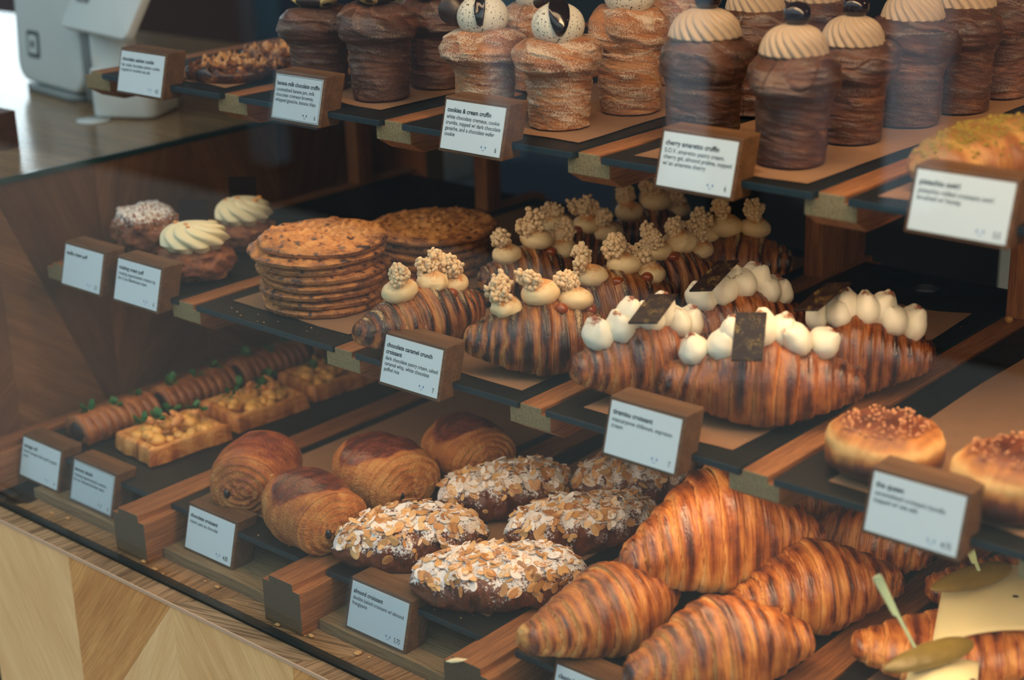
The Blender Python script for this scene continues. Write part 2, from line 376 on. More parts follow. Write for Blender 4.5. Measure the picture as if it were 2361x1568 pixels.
box('case_top', .18-1.2, X1-1.2, GY-.006-.2, .62-.2, 1.1+.72, 1.1+.75, M['oak_x'], case, .001)  # unseen board, added to shade the interior from the high sky
# side panel: chevron planks on the plane x = .2
polys = []
zb, zt = FZ, .0925
def S(y, z): return (y, z-zb)
ys = [-.112, -.045, .085, .215, .345, .475, .60]
for k in range(len(ys)-1):
    a, b = ys[k], ys[k+1]; H = zt-zb
    if k % 2:
        polys.append(([(a, 0), (b, 0), (a, H)], math.radians(-35), k % 3)); polys.append(([(b, 0), (b, H), (a, H)], math.radians(-70), (k+1) % 3))
    else:
        polys.append(([(a, 0), (b, 0), (b, H)], math.radians(40), k % 3)); polys.append(([(a, 0), (b, H), (a, H)], math.radians(70), (k+1) % 3))
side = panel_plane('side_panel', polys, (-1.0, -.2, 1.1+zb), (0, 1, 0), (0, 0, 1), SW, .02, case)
box('back_rail', .2-1.2, X1-1.2, .60-.2, .62-.2, 1.1+FZ, 1.1+FZ+.03, M['oak_x'], case)
# counter to the left of the case
ct = link('counter', None, None, (-.5, .3, -1.1)); tag(ct, 'wood topped counter left of the pastry case carrying the till', 'counter')
ct.empty_display_size = .1
box('counter_top', -1.6+.5, .1795+.5, FY+.001-.3, .70-.3, 1.1+.0645, 1.1+.0945, wood('counter oak', srgb(150, 120, 84), srgb(112, 86, 56), 0, .16, None, .6, .4), ct)
box('counter_body', -1.55+.5, .175+.5, FY+.03-.3, .66-.3, 0, 1.1+.064, M['darkwall'], ct, 0)
box('side_cap', .1797-1.2, .1992-1.2, FY+.001-.2, .60-.2, 1.1+.0925, 1.1+.0955, wood('side cap oak', srgb(150, 120, 84), srgb(112, 86, 56), 1, .2), case, 0)
box('side_glass_edge', .1993-1.2, .2035-1.2, GY+.006-.2, .61-.2, 1.1+.0925, 1.1+.0985, M['glass_edge'], case, 0)
# rails, slates and posts
def rail(k, y0, y1, z, bx, bw, rx, rw, hb, hr, deep, label):
    t = link('shelf_rail', None, None, (.22*k+bx+bw/2, (y0+y1)/2, z-hb)); t.empty_display_size = .02
    lx = -bw/2; r0 = rx-bx-bw/2
    poly = [(lx, 0), (lx+bw, 0), (lx+bw, hb), (r0+rw, hb), (r0+rw, hb+hr), (r0, hb+hr), (r0, hb), (lx, hb)]
    ya, yb = y0-(y0+y1)/2, y1-(y0+y1)/2
    V, F = prismY(poly, ya, yb)
    if deep:
        V2, F2 = prismY([(lx, -deep), (lx+bw, -deep), (lx+bw, .0), (lx, .0)], ya+.017, yb)
        # sloped nose under the rail
        V2[0] = (lx, ya+.017, -deep); V3, F3 = [(lx, ya+.001, 0), (lx+bw, ya+.001, 0), (lx+bw, ya+.017, -deep), (lx, ya+.017, -deep), (lx+bw, ya+.017, 0), (lx, ya+.017, 0)], [(0, 3, 2, 1), (0, 1, 4, 5), (1, 2, 4), (0, 5, 3)]
        V, F = merge([(V, F), (V2, F2), (V3, F3)])
    me = mesh('rail_bar', V, F, [M['oak_y'], M['end'] if deep else M['end_dark']], smooth=False, midx=[1]+[0]*(len(F)-1))
    bevel(link('rail_bar', me, t), .0006)
    tag(t, label, 'shelf rail', None)
    return t
ORD = {1: 'leftmost', 2: 'second from left', 3: 'third from left', 4: 'fourth from left', 5: 'fifth from left', 6: 'far right'}
offm = {1: .006, 2: 0, 3: .002, 4: 0, 5: -.008, 6: -.006}
NEAR = {('mid', 1): 'behind the vanilla cream puff sign', ('mid', 2): 'left of the front cookie stack', ('mid', 3): 'left of the caramel crunch croissants', ('mid', 4): 'left of the tiramisu croissants', ('mid', 5): 'left of the sugared queen buns', ('mid', 6): 'at the right edge',
        ('top', 1): 'over the counter end', ('top', 2): 'right of the cashew cookie', ('top', 3): 'left of the cookies and cream cruffins', ('top', 4): 'left of the cherry cruffins', ('top', 5): 'left of the pistachio swirl', ('top', 6): 'at the right edge',
        ('bottom', 1): 'by the case side wall', ('bottom', 2): 'left of the chocolate croissants', ('bottom', 3): 'left of the almond croissants', ('bottom', 4): 'left of the classic croissants', ('bottom', 5): 'left of the cheese sandwiches'}
for k in range(1, 7):
    rail(k, 0, .53, 0, -.007+offm[k], .0425, .004+offm[k], .022, .013, .0055, .010, 'oak rail of the middle shelf, '+NEAR[('mid', k)])
    rail(k, .0778, .62, .191, -.007, .0425, .004, .022, .013, .0055, .010, 'oak rail of the top shelf, '+NEAR[('top', k)])
    if k < 6: rail(k, -.1045, .6, -.1805, *((.008, .049, .017, .031) if k > 1 else (-.0185, .036, -.010, .020)), .041, .0065, 0, 'thick oak rail of the bottom shelf, '+NEAR[('bottom', k)])
WHAT = {('top', 1): 'under the chocolate cashew cookies', ('top', 2): 'under the banana cruffins', ('top', 3): 'under the cookies and cream cruffins', ('top', 4): 'under the cherry amaretto cruffins', ('top', 5): 'under the pistachio swirl',
        ('mid', 1): 'under the cream puffs', ('mid', 2): 'under the two cookie stacks', ('mid', 3): 'under the caramel crunch croissants', ('mid', 4): 'under the tiramisu croissants', ('mid', 5): 'under the sugared queen buns',
        ('bottom', 1): 'under the sausage rolls and danishes', ('bottom', 2): 'under the chocolate croissants', ('bottom', 3): 'under the almond croissants', ('bottom', 4): 'under the classic croissants', ('bottom', 5): 'under the cheese sandwiches'}
def slate(row, k, x0, x1, y0, y1, zt, hole=False):
    cx, cy = (x0+x1)/2, (y0+y1)/2; T = .0058
    n = 6
    rng = random.Random(k*7+len(row)*31)
    if hole:
        hx, hy, r = 1.001-cx, .462-cy, .0125
        ring = [(hx+r*math.cos(a*PI/12), hy+r*math.sin(a*PI/12)) for a in range(24)]
        a, b, c, d = x0-cx, x1-cx, y0-cy, y1-cy
        V = []
        out = []
        for i in range(24):
            t = i*PI/12; dx, dy = math.cos(t), math.sin(t)
            s = min([((b-hx)/dx if dx > 1e-6 else 9), ((a-hx)/dx if dx < -1e-6 else 9), ((d-hy)/dy if dy > 1e-6 else 9), ((c-hy)/dy if dy < -1e-6 else 9)])
            out.append([hx+dx*s, hy+dy*s])
        for cxn, cyn in ((a, c), (b, c), (b, d), (a, d)):
            i = min(range(24), key=lambda q: (abs(math.atan2(math.sin(math.atan2(cyn-hy, cxn-hx)-q*PI/12), math.cos(math.atan2(cyn-hy, cxn-hx)-q*PI/12)))))
            out[i] = [cxn, cyn]
        V = [(p[0], p[1], T) for p in ring]+[(p[0], p[1], T) for p in out]+[(p[0], p[1], 0) for p in ring]+[(p[0], p[1], 0) for p in out]
        F = []; mi = []
        for i in range(24):
            j = (i+1) % 24
            F += [(i, 24+i, 24+j, j), (48+j, 72+j, 72+i, 48+i), (24+i, 72+i, 72+j, 24+j), (j, 48+j, 48+i, i)]; mi += [0, 0, 1, 1]
    else:
        V = boxV(x0-cx, x1-cx, y0-cy, y1-cy, 0, T); F = list(BF); mi = [0, 0, 1, 1, 1, 1]
    o = link('slate_tray', mesh('slate_tray', V, F, [M['slate'], M['slate_edge']], smooth=False, midx=mi), None, (cx, cy, zt-T))
    bevel(o, .0007)
    tag(o, 'black slate serving tray '+WHAT[(row, k)], 'serving tray')
for k in range(1, 6):
    slate('mid', k, .22*k+.031+offm[k], .22*(k+1)+.002+offm[k+1], -.001, .505, .006, hole=(k == 4))
    slate('top', k, .22*k+.031, .22*(k+1)+.002, .072, .60, .197)
    slate('bottom', k, .22*k+(.050 if k > 1 else .019), .22*(k+1)+.015, -.066, .56, -.1745)
    if k < 6:
        o = box('sign_ledge', .22*k+.060, .22*(k+1)+.006, -.087, .50, -.2215, -.2105, M['deck_wood'])
        tag(o, 'low oak board behind the glass '+WHAT[('bottom', k)].replace('under', 'in front of and below'), 'board')
for k, hid in ((1, 0), (2, 0), (3, 0), (4, 0), (5, 0)):
    x = .22*k+.004+offm[k]
    if k == 3: continue
    o = box('shelf_post', x+.001, x+.021, .4288, .515 if k > 2 else .452, .0057, .1675, M['oak_z'])
    tag(o, 'upright oak board between middle and top shelf, '+{1: 'behind the cream puffs', 2: 'behind the rear cookie stack', 4: 'beside the empty end of the tiramisu tray', 5: 'at the right edge of the photo'}[k], 'shelf post')
for k in (1, 2, 3, 4, 5):
    o = box('shelf_post', .22*k+.02, .22*k+.034, .4288, .515, -.1738, -.0235, M['oak_z'])
    tag(o, 'upright oak board between bottom and middle shelf, '+NEAR[('bottom', k)], 'shelf post')
# ------------------------------------------------------------------ paper sheets
def paper(label, x0, x1, y0, y1, z, rot=0, curl=0, seed=0):
    nx, ny = 10, 30; cx, cy = (x0+x1)/2, (y0+y1)/2
    u, v = np.meshgrid(np.linspace(-1, 1, nx), np.linspace(-1, 1, ny), indexing='ij')
    x = u*(x1-x0)/2+vn(v*2, 0, seed)*.0022; y = v*(y1-y0)/2+vn(u*2, 5, seed)*.003
    z0 = .0004+curl*np.clip(u*.5+v*.8-.9, 0, 1)**1.5+.0003*(1+vn(u*2, v*6, seed))
    V = np.stack([x, y, z0], -1).reshape(-1, 3)
    V2 = V.copy(); V2[:, 2] -= .0003; V2[:, 2] = np.maximum(V2[:, 2], 0.00005)
    V, F = merge([(V, gridF(nx, ny, False)), (V2, [f[::-1] for f in gridF(nx, ny, False)])])
    o = link('paper_sheet', mesh('paper_sheet', V, F, M['kraft']), None, (cx, cy, z), (0, 0, rot)); tag(o, label, 'paper sheet')
zT, zM, zB = .1972, .0062, -.1743
paper('brown paper under the chocolate cashew cookies', .295, .425, .095, .50, zT, 0, 0, 1)
paper('brown paper under the banana cruffins', .505, .635, .105, .52, zT, 0, 0, 2)
paper('brown paper under the cookies and cream cruffins', .715, .862, .098, .56, zT, .02, 0, 3)
paper('brown paper under the cherry amaretto cruffins', .935, 1.092, .09, .56, zT, -.02, 0, 4)
paper('brown paper under the pistachio swirl', 1.145, 1.305, .09, .5, zT, 0, 0, 5)
paper('brown paper under the front and rear cookie stacks', .492, .655, .028, .47, zM, 0, 0, 6)
paper('brown paper under the caramel crunch croissants', .705, .868, .02, .48, zM, 0, 0, 7)
paper('brown paper with a curled corner under the tiramisu croissants', .935, 1.075, .02, .40, zM, .0, .02, 8)
paper('wide brown paper under the sugared queen buns', 1.158, 1.315, .02, .49, zM, 0, 0, 9)
paper('brown paper under the chocolate croissants', .505, .665, -.035, .5, zB, .0, 0, 10)
paper('brown paper under the almond croissants', .735, .88, -.04, .5, zB, .0, 0, 11)
paper('brown paper under the cheese sandwiches', 1.17, 1.33, .03, .5, zB, 0, 0, 12)
# ------------------------------------------------------------------ price signs
TILT = .258
def text_mesh(name, lines, size, mat, parent, u, v, maxw, e, bold=0, sx=.72, lead=1.08, align='LEFT'):
    cu = bpy.data.curves.new('t', 'FONT'); cu.body = '\n'.join(lines); cu.size = 1; cu.space_line = lead; cu.offset = bold; cu.align_x = align; cu.resolution_u = 3
    tmp = bpy.data.objects.new('t', cu); C.objects.link(tmp)
    dg = bpy.context.evaluated_depsgraph_get(); me = bpy.data.meshes.new_from_object(tmp.evaluated_get(dg)); bpy.data.objects.remove(tmp); bpy.data.curves.remove(cu)
    n = len(me.vertices); co = np.zeros(n*3); me.vertices.foreach_get('co', co); co = co.reshape(-1, 3)
    w = (co[:, 0].max()-min(0, co[:, 0].min()))*size if align == 'LEFT' else (co[:, 0].max()-co[:, 0].min())*size
    k = min(sx, maxw/w)
    co[:, 0] *= size*k; co[:, 1] *= size; co[:, 2] = 0
    me.vertices.foreach_set('co', co.ravel()); me.materials.clear(); me.materials.append(mat); me.name = name; me.update()
    o = link(name, me, parent, (u, v, e)); return o
SW_, SH = .0725, .0466
def sign(x, yb, zb, title, desc, price, label, w=SW_, sleeve=False, frame=False, notch=None, row='mid', rz=0):
    D = .024; H = SH*math.cos(TILT); T = SH*math.sin(TILT)
    # block section in (y,z): front face leans back; a slot at the back takes the slate edge
    pts = [(0, 0), (D, 0)]
    if notch:
        z0, yn = notch; yn = yn-yb-.0005
        f = lambda z: D+z/H*T
        pts += [(f(z0-.0008), z0-.0008), (yn, z0-.0008), (yn, z0+.0066), (f(z0+.0066), z0+.0066)]
    pts += [(D+T, H), (T, H)]
    V, F = prismX(pts, 0, w)
    o = link('price_sign', mesh('price_sign', V, F, M['sign_wood'], smooth=False), None, (x, yb, zb), (0, 0, rz)); bevel(o, .0012, 3)
    tag(o, label, 'price sign', 'price signs')
    f = link('card', None, o)
    R = Matrix.Rotation(PI/2-TILT, 4, 'X')
    cm = .0029; ch = SH-2*cm; cw = w-2*cm
    # card as a thin slab lying on the face
    me = mesh('card', boxV(cm, w-cm, cm, SH-cm, .0001, .0006), BF, M['card'], smooth=False)
    bpy.data.objects.remove(f); c = link('card', me, o); c.rotation_euler = (PI/2-TILT, 0, 0)
    e = .00075
    y = SH-cm-.0095 if not frame else SH-cm-.0098
    text_mesh('title_text', title, .0054, M['ink'], c, cm+.0028, y, cw-.006, e, bold=.022, sx=.95)
    y -= .0056*len(title)
    if desc: text_mesh('description_text', desc, .0048, M['ink'], c, cm+.0028, y, cw-.0055, e, bold=.004, sx=.92, lead=1.0)
    text_mesh('price_text', [price], .0060, M['ink'], c, w-cm-.004, cm+.0035, .02, e, bold=.004, align='RIGHT')
    # little face mark
    parts = []
    fx = w-cm-.0185; fy = cm+.0042
    for dx, dy, r in ((-.0022, .0020, .00085), (.0022, .0020, .00085)):
        parts.append(([(fx+dx+r*.8*math.cos(a*PI/5), fy+dy+r*1.2*math.sin(a*PI/5), e) for a in range(10)], [tuple(range(10))]))
    arc = [(fx+.0013*math.cos(a), fy+.0002+.0011*math.sin(a)) for a in np.linspace(-PI*.95, -PI*.1, 8)]; arc2 = [(fx+.0009*math.cos(a), fy+.0002+.0007*math.sin(a)) for a in np.linspace(-PI*.95, -PI*.1, 8)]
    parts.append(([(p[0], p[1], e) for p in arc]+[(p[0], p[1], e) for p in arc2], [(i, i+1, 9+i, 8+i) for i in range(7)]))
    V, F = merge(parts); link('face_mark', mesh('face_mark', V, F, M['blueink'] if not frame else M['ink'], smooth=False), c)
    if frame:
        a, b, t = .0035, .0032, .00035; V = []; F = []
        for (x0, x1, y0, y1) in ((a, w-a, a, a+t), (a, w-a, SH-a-t, SH-a), (a, a+t, a, SH-a), (w-a-t, w-a, a, SH-a)):
            n = len(V); V += [(x0, y0, e), (x1, y0, e), (x1, y1, e), (x0, y1, e)]; F.append((n, n+1, n+2, n+3))
        link('printed_border', mesh('printed_border', V, F, M['ink'], smooth=False), c)
    if sleeve:
        s = link('plastic_sleeve', mesh('plastic_sleeve', boxV(-.0012, w-.001, -.0016, SH+.0008, .0014, .0019), BF, M['sleeve'], smooth=False), o); s.rotation_euler = (PI/2-TILT, 0, 0)
    return o
sign(.289, .061, .183, ['chocolate cashew cookie'], ['fair trade chocolate cashew cookie', 'topped w/ smoked sea salt'], '4.2', 'small sign reading chocolate cashew cookie, above the counter', w=.077)
sign(.527, .0615, .183, ['banana milk chocolate cruffin'], ['caramelized banana jam, milk', 'chocolate cremeux brownie,', 'whipped ganache, banana chips'], '6', 'sleeved sign with a border reading banana milk chocolate cruffin', w=.0695, sleeve=True, frame=True)
sign(.746, .059, .183, ['cookies & cream cruffin'], ['white chocolate cremeux, cookie', 'crumbs, topped w/ dark chocolate', 'ganache, and a chocolate wafer', 'cookie'], '6', 'sign reading cookies and cream cruffin on the top shelf')
sign(.970, .0615, .183, ['cherry amaretto cruffin'], ['S.O.V. amaretto pastry cream,', 'cherry gel, almond praline, topped', 'w/ an amarena cherry'], '6', 'sign reading cherry amaretto cruffin on the top shelf')
sign(1.180, .062, .183, ['pistachio swirl'], ['pistachio rolled croissant swirl', 'brushed w/ honey'], '5.5', 'blurred sign reading pistachio swirl at the right edge', w=.076)
sign(.270, -.019, -.007, ['vanilla cream puff'], None, '3.5', 'sign reading vanilla cream puff, leftmost on the middle shelf', w=.0705)
sign(.358, -.0175, -.007, ['rotating cream puff'], ['rotating experimental creation by', 'the Crux Bakehouse team'], '6', 'sign reading rotating cream puff in front of the creamy puffs', w=.0745)
sign(.738, -.018, -.007, ['chocolate caramel crunch', 'croissant'], ['dark chocolate pastry cream, salted', 'caramel whip, white chocolate', 'puffed rice'], '7', 'sign reading chocolate caramel crunch croissant on the middle shelf')
sign(.982, -.020, -.007, ['tiramisu croissant'], ['mascarpone chiboust, espresso', 'cream'], '7', 'sign reading tiramisu croissant below the cream piped croissants', w=.0705)
sign(1.201, -.015, -.007, ['the queen'], ['caramelized croissant bundle', 'topped w/ sea salt'], '4.75', 'blurred sign reading the queen in front of the sugared buns')
sign(.240, -.079, -.2103, ['sausage roll'], ['fennel sausage, black garlic pepper', 'pesto'], '6', 'sign reading sausage roll, lower left corner of the case', w=.0735)
sign(.335, -.081, -.2103, ['savoury danish'], ['rotating experimental creation', 'by our talented kitchen team'], '6', 'sleeved bordered sign reading savoury danish beside the sausage roll sign', w=.0745, sleeve=True, frame=True)
sign(.517, -.0765, -.2103, ['chocolate croissant'], ['classic pain au chocolat'], '4.85', 'sign reading chocolate croissant in front of the round buns')
sign(.749, -.0835, -.2103, ['almond croissant'], ['double baked croissant w/ almond', 'frangipane'], '5.75', 'sleeved sign reading almond croissant in front of the almond covered pastries', w=.0735, sleeve=True)
sign(.974, -.080, -.2103, ['classic butter croissant'], ['flaky all butter croissant'], '3.85', 'sign cut off by the bottom edge of the photo, reading classic')
# ------------------------------------------------------------------ croissants
def croissant_mesh(name, L, R, mat, seed, bend=.0, wraps=5.0, skew=.35, bakeb=0., tip=.30, flat=.30, step=.13, nu=230, nv=84, hump=0., pale=0., stripe=.46, cwm=1.1):
    s = np.linspace(-1, 1, nu)[:, None]; th = np.linspace(0, 2*PI, nv, endpoint=False)[None]
    rg = random.Random(seed); asy = rg.uniform(-.06, .06)
    sa = np.abs(s+asy*(1-s**2)); sgn = np.where(s >= 0, 1., -1.)
    def envf(q): return tip+(1-tip)*(1-np.clip(q, 0, 1)**1.35)**1.05
    env = envf(sa); cap = np.clip(1-((sa-.92)/.08).clip(0, 1)**2.2, 0, 1)**.5
    wob = fbm(np.cos(th)*1.3+s*1.1, np.sin(th)*1.3, s*2+seed, seed, 2)
    sw_ = sa-skew*.10*np.sin(th+.6)*sgn-.045*wob
    ed = [-.2, .10]
    while ed[-1] < .97: ed.append(ed[-1]+rg.uniform(.13, .21)*(1.15-.40*ed[-1])*5.2/wraps)
    ed = np.array(ed); i = np.clip(np.searchsorted(ed, sw_)-1, 0, len(ed)-2); e0, e1 = ed[i], ed[i+1]
    t = 1-np.clip((sw_-e0)/(e1-e0), 0, 1)          # 0 at the lip nearest the tip
    i = i+sgn*20
    lump = 1+.9*fbm(np.cos(th)*1.2, np.sin(th)*1.2, i*3.3, seed+3, 2)
    lip = np.minimum(t/.13, 1)**.6
    stair = envf((e0+e1)/2)*(1+.035*np.sin(np.clip(t, 0, 1)*PI))
    nxt = envf((e1+np.clip(e1+.12, 0, 1))/2)
    stair = nxt+(stair-nxt)*(.15+.85*lip)
    k_ = .62*np.clip(lump, .3, 1.3)
    rr = R*cap*(env*(1-k_)+stair*k_)*(1-.05*(1-lip)*lump)
    rr = rr*(1+.05*fbm(np.cos(th)*1.5, np.sin(th)*1.5, s*4, seed+9, 2))
    rr = rr+.0007*fbm(s*150, np.cos(th)*3, np.sin(th)*3, seed+5, 2)*cap
    x = s*L/2*np.ones_like(th); y = rr*np.cos(th)*1.06; z = rr*np.sin(th)
    # flatten underneath
    zl = -R*(.62)*env
    z = np.where(z < zl, zl+(z-zl)*flat, z)
    z = z+R*hump*.62*(1-np.abs(s)**1.3)*np.clip(z/R+.25, 0, 1)
    y = y+bend*L*(s**2)
    x = x-0*s
    z = z-z.min()
    lift = (s**2)*0
    fl = np.clip(z/.004, 0, 1)
    z = z+lift
    top = np.sin(th)*.5+.5
    pn = .62+.95*fbm(i*5.1, np.cos(th)*1.1, np.sin(th)*1.1, seed+31, 2)+.35*fbm(s*22, np.cos(th)*3, np.sin(th)*3, seed+33, 2)
    cw = (.20+.10*vn(i*2.7, th*1.1, 0*s, seed+6))*cwm
    crest = np.exp(-((t-.42)/cw)**2)
    bake = .37+stripe*crest*np.clip(pn, .25, 1.0)-.30*np.exp(-(t/.05)**2)+.20*np.exp(-((1-t)/.05)**2)+.12*top-.10*(1-top)  # baked tones, plus a shadow line painted where each wrap meets the next lip
    bake = bake+.18*fbm(s*9, np.cos(th)*2, np.sin(th)*2, seed+21, 3)+bakeb-pale*np.clip(1-top*2.0, 0, 1)
    bake = bake+.12*(sa > .9)
    sg = (.25+.75*crest)*np.clip(np.sin(th), 0, 1)**.7*.52+.18*fbm(s*7, np.cos(th)*2, th*0, seed+41, 2)
    P = np.stack([(s-(sw_-sa)*sgn)*L/2*np.ones_like(th)+.004*i, th*R*.5*np.ones_like(s), np.zeros_like(rr)], -1)
    V = np.stack([x, y, z], -1).reshape(-1, 3)
    F = gridF(nu, nv)
    F.append(tuple(range(nv-1, -1, -1))[::-1]); F.append(tuple(range((nu-1)*nv, nu*nv))[::-1])
    F = [tuple(reversed(f)) for f in F]
    me = mesh(name, V, F, mat, {'bk': np.broadcast_to(bake, rr.shape).ravel(), 'pc': P.reshape(-1, 3), 'sg': np.broadcast_to(sg, rr.shape).ravel()})
    ridge = z[:, int(nv*.25)]
    yc = (bend*L*(s**2)).ravel(); rad = rr[:, int(nv*.25)]
    info = dict(s=s.ravel(), x=x[:, 0], y=yc, z=ridge, r=rad)
    return me, info
def on_ridge(info, s):
    return (float(np.interp(s, info['s'], info['x'])), float(np.interp(s, info['s'], info['y'])), float(np.interp(s, info['s'], info['z'])))
def place(a, b, z, zbase):
    "centre, heading and length from the two tips seen at pixels a and b, at height z"
    A, B = at(a[0], a[1], z), at(b[0], b[1], z)
    c = (A+B)/2; d = B-A
    return (c.x, c.y, zbase), math.atan2(d.y, d.x), math.hypot(d.x, d.y)
# puffed rice clusters
def rice_mesh(seed, R=.0125):
    rg = random.Random(seed); parts = []
    n = 130
    pts = []
    tries = 0
    sx, sy, sz = rg.uniform(.7, 1.15), rg.uniform(.6, .95), rg.uniform(.8, 1.2)
    blobs = [(rg.uniform(-.42, .42)*R, rg.uniform(-.36, .36)*R, rg.uniform(-.45, .45)*R) for _ in range(4)]
    while len(pts) < n and tries < 4000:
        tries += 1
        bx, by, bz = rg.choice(blobs); v = Vector((rg.gauss(0, 1), rg.gauss(0, 1), rg.gauss(0, 1))).normalized()*R*rg.uniform(.15, .58)
        p = Vector((bx+v.x*sx, by+v.y*sy, bz+v.z*sz))
        if all((p-q).length > .0025 for q in pts): pts.append(p)
    parts.append(ball((0, 0, 0), R*.42, 8, 10, (sx, sy, sz), seed, .4, 200))
    for p in pts:
        r = rg.uniform(.0019, .0027)
        v, f = ball((0, 0, 0), r, 7, 8, (1.25, .95, .9), seed+7, .25, 400)
        rot = np.array(Euler((rg.uniform(0, 6), rg.uniform(0, 6), rg.uniform(0, 6))).to_matrix())
        parts.append((v@rot.T+np.array(p), f))
    V, F = merge(parts); return mesh('puffed_rice_cluster', V, F, M['rice'])
RICE = [rice_mesh(50+k, .0170) for k in range(7)]
def dollop_mesh(seed, r=.0125, peak=.35, mat='cream', ridg=0.):
    nu, nv = 26, 36
    u = np.linspace(0, PI, nu)[:, None]; w = np.linspace(0, 2*PI, nv, endpoint=False)[None]
    rg = random.Random(seed)
    k = r*(1+.05*fbm(np.cos(w)*2, np.sin(w)*2, u*2, seed, 2)+ridg*np.sin(6*w+u*3))
    lat = np.sin(u)**.92
    x = k*lat*np.cos(w)*1.08; y = k*lat*np.sin(w); z = k*np.cos(u)*.82*np.ones_like(w)
    tp = np.clip(1-u/.8, 0, 1)**1.6
    a = rg.uniform(0, 6.28)
    x = x*(1-.5*tp)+r*peak*tp*math.cos(a)*.7; y = y*(1-.5*tp)+r*peak*tp*math.sin(a)*.7; z = z+r*peak*tp
    z = z+.66*r
    sg = (np.clip(np.cos(u), 0, 1)**.8*.62*np.ones_like(w))
    return mesh('cream_dollop', np.stack([x, y, z], -1).reshape(-1, 3), [tuple(reversed(f)) for f in gridF(nu, nv)], M[mat], {'sg': sg.ravel()})
DOL = [dollop_mesh(80+k, .0140, .25, ridg=(.04 if k % 3 == 2 else 0)) for k in range(5)]
SYR = [mesh('caramel_bead', *ball((0, 0, 0), .0058, 12, 14, (1, 1, .8), 3, .12, 150), M['caramel'])]
GC = 'chocolate caramel crunch croissants'
def crunch(a, b, zt, R, seed, label, ss=(-.52, -.02, .46), beads=((.2, -.5),), bend=.04, side=0, wr=5.2, rs=1.0):
    loc, hd, L = place(a, b, zt, zM+.0008)
    me, inf = croissant_mesh('croissant', L, R, M['croissant_dusted'], seed, bend, wr, bakeb=-.02, stripe=.85, cwm=1.3)
    o = link('chocolate_caramel_croissant', me, None, loc, (0, 0, hd)); tag(o, label, 'croissant', GC)
    rg = random.Random(seed)
    for k, s in enumerate(ss):
        x, y, z = on_ridge(inf, s)
        d = link('cream_dollop', DOL[(seed+k) % 5], o, (x, y+rg.uniform(-.002, .002), z-.0045), (rg.uniform(-.15, .15), rg.uniform(-.15, .15), rg.uniform(0, 6))); sc = rg.uniform(.92, 1.12); d.scale = (sc*1.05, sc*1.05, sc*.86)
        c = link('puffed_rice_cluster', RICE[(seed*2+k) % 7], o, (x-.004*rs+rg.uniform(-.003, .003), y+rg.uniform(-.003, .003), z+.0165), (rg.uniform(-.5, .5), rg.uniform(-.5, .5), rg.uniform(0, 6))); sc = rg.uniform(.85, 1.05); c.scale = (sc,)*3
    for s, q in beads:
        x, y, z = on_ridge(inf, s); r = float(np.interp(s, inf['s'], inf['r']))
        link('caramel_bead', SYR[0], o, (x, y+q*r*.9, z-r*(1-math.sqrt(max(0, 1-(q*.9)**2)))-.0005))
    return o
crunch((830, 800), (1118, 722), .024, .0342, 11, 'front left caramel crunch croissant, its pale tip reaching out beside the sign', ss=(-.33, .14, .52), beads=((.32, -.55), (.0, .5)))
crunch((1070, 812), (1432, 792), .026, .0364, 12, 'front caramel crunch croissant right of its sign, with a caramel drop on its side', ss=(-.45, .0, .42), beads=((.22, -.45), (.6, -.1)))
crunch((1105, 668), (1345, 640), .024, .0325, 13, 'caramel crunch croissant directly behind the front left one', ss=(-.45, .1, .6), beads=((.3, -.5),))
crunch((1255, 742), (1555, 700), .026, .0347, 14, 'caramel crunch croissant behind the front one, touching the tiramisu row', ss=(-.30, .22, .60), beads=((.50, -.45), (.0, -.6)))
crunch((1225, 600), (1440, 600), .024, .0314, 15, 'caramel crunch croissant in the third row beside the rear cookies', ss=(-.45, .2, .62), beads=((.0, -.5),))
crunch((1435, 682), (1650, 640), .026, .0336, 16, 'glossy orange lit caramel crunch croissant in the middle of the tray', ss=(-.30, .2, .62), beads=((-.1, -.5),))
crunch((1570, 615), (1828, 622), .026, .0336, 17, 'rearmost right caramel crunch croissant, its bare brown tip pointing right', ss=(-.55, -.2, .3), beads=())
crunch((1400, 560), (1600, 545), .024, .0314, 18, 'dim caramel crunch croissant at the very back of the tray', ss=(-.5, .1, .6), beads=())
# tiramisu croissants
def piped_mesh(seed, r=.0108):
    nu, nv = 24, 30
    u = np.linspace(0, PI, nu)[:, None]; w = np.linspace(0, 2*PI, nv, endpoint=False)[None]
    k = r*(1+.04*fbm(np.cos(w)*2, np.sin(w)*2, u*2, seed, 2))
    lat = np.sin(u)**.9
    x = k*lat*np.cos(w)*.92; y = k*lat*np.sin(w)*1.25; z = k*np.cos(u)*1.0*np.ones_like(w)
    tp = np.clip(1-u/1.1, 0, 1)**1.3
    # scooped saddle with two raised horns, like a wave of cream
    z = z+r*.70*tp*np.clip(np.abs(y/r)*1.1, 0, 1.2)**1.4-r*.06*tp+.03*r*np.sin(7*w+3*u); x = x*(1-.30*tp)+.45*r*tp
    z = z+.55*r
    sg = (np.clip(1.25-u/.80, 0, 1)*.85+.12*fbm(np.cos(w), np.sin(w), u*2, seed+2, 2))*np.clip(.75+y/r*.55, .1, 1)
    return mesh('cream_dollop', np.stack([x, y, z], -1).reshape(-1, 3), [tuple(reversed(f)) for f in gridF(nu, nv)], M['mascarpone'], {'sg': sg.ravel()})
PIP = [piped_mesh(30+k, .0132) for k in range(4)]
GT = 'tiramisu croissants'
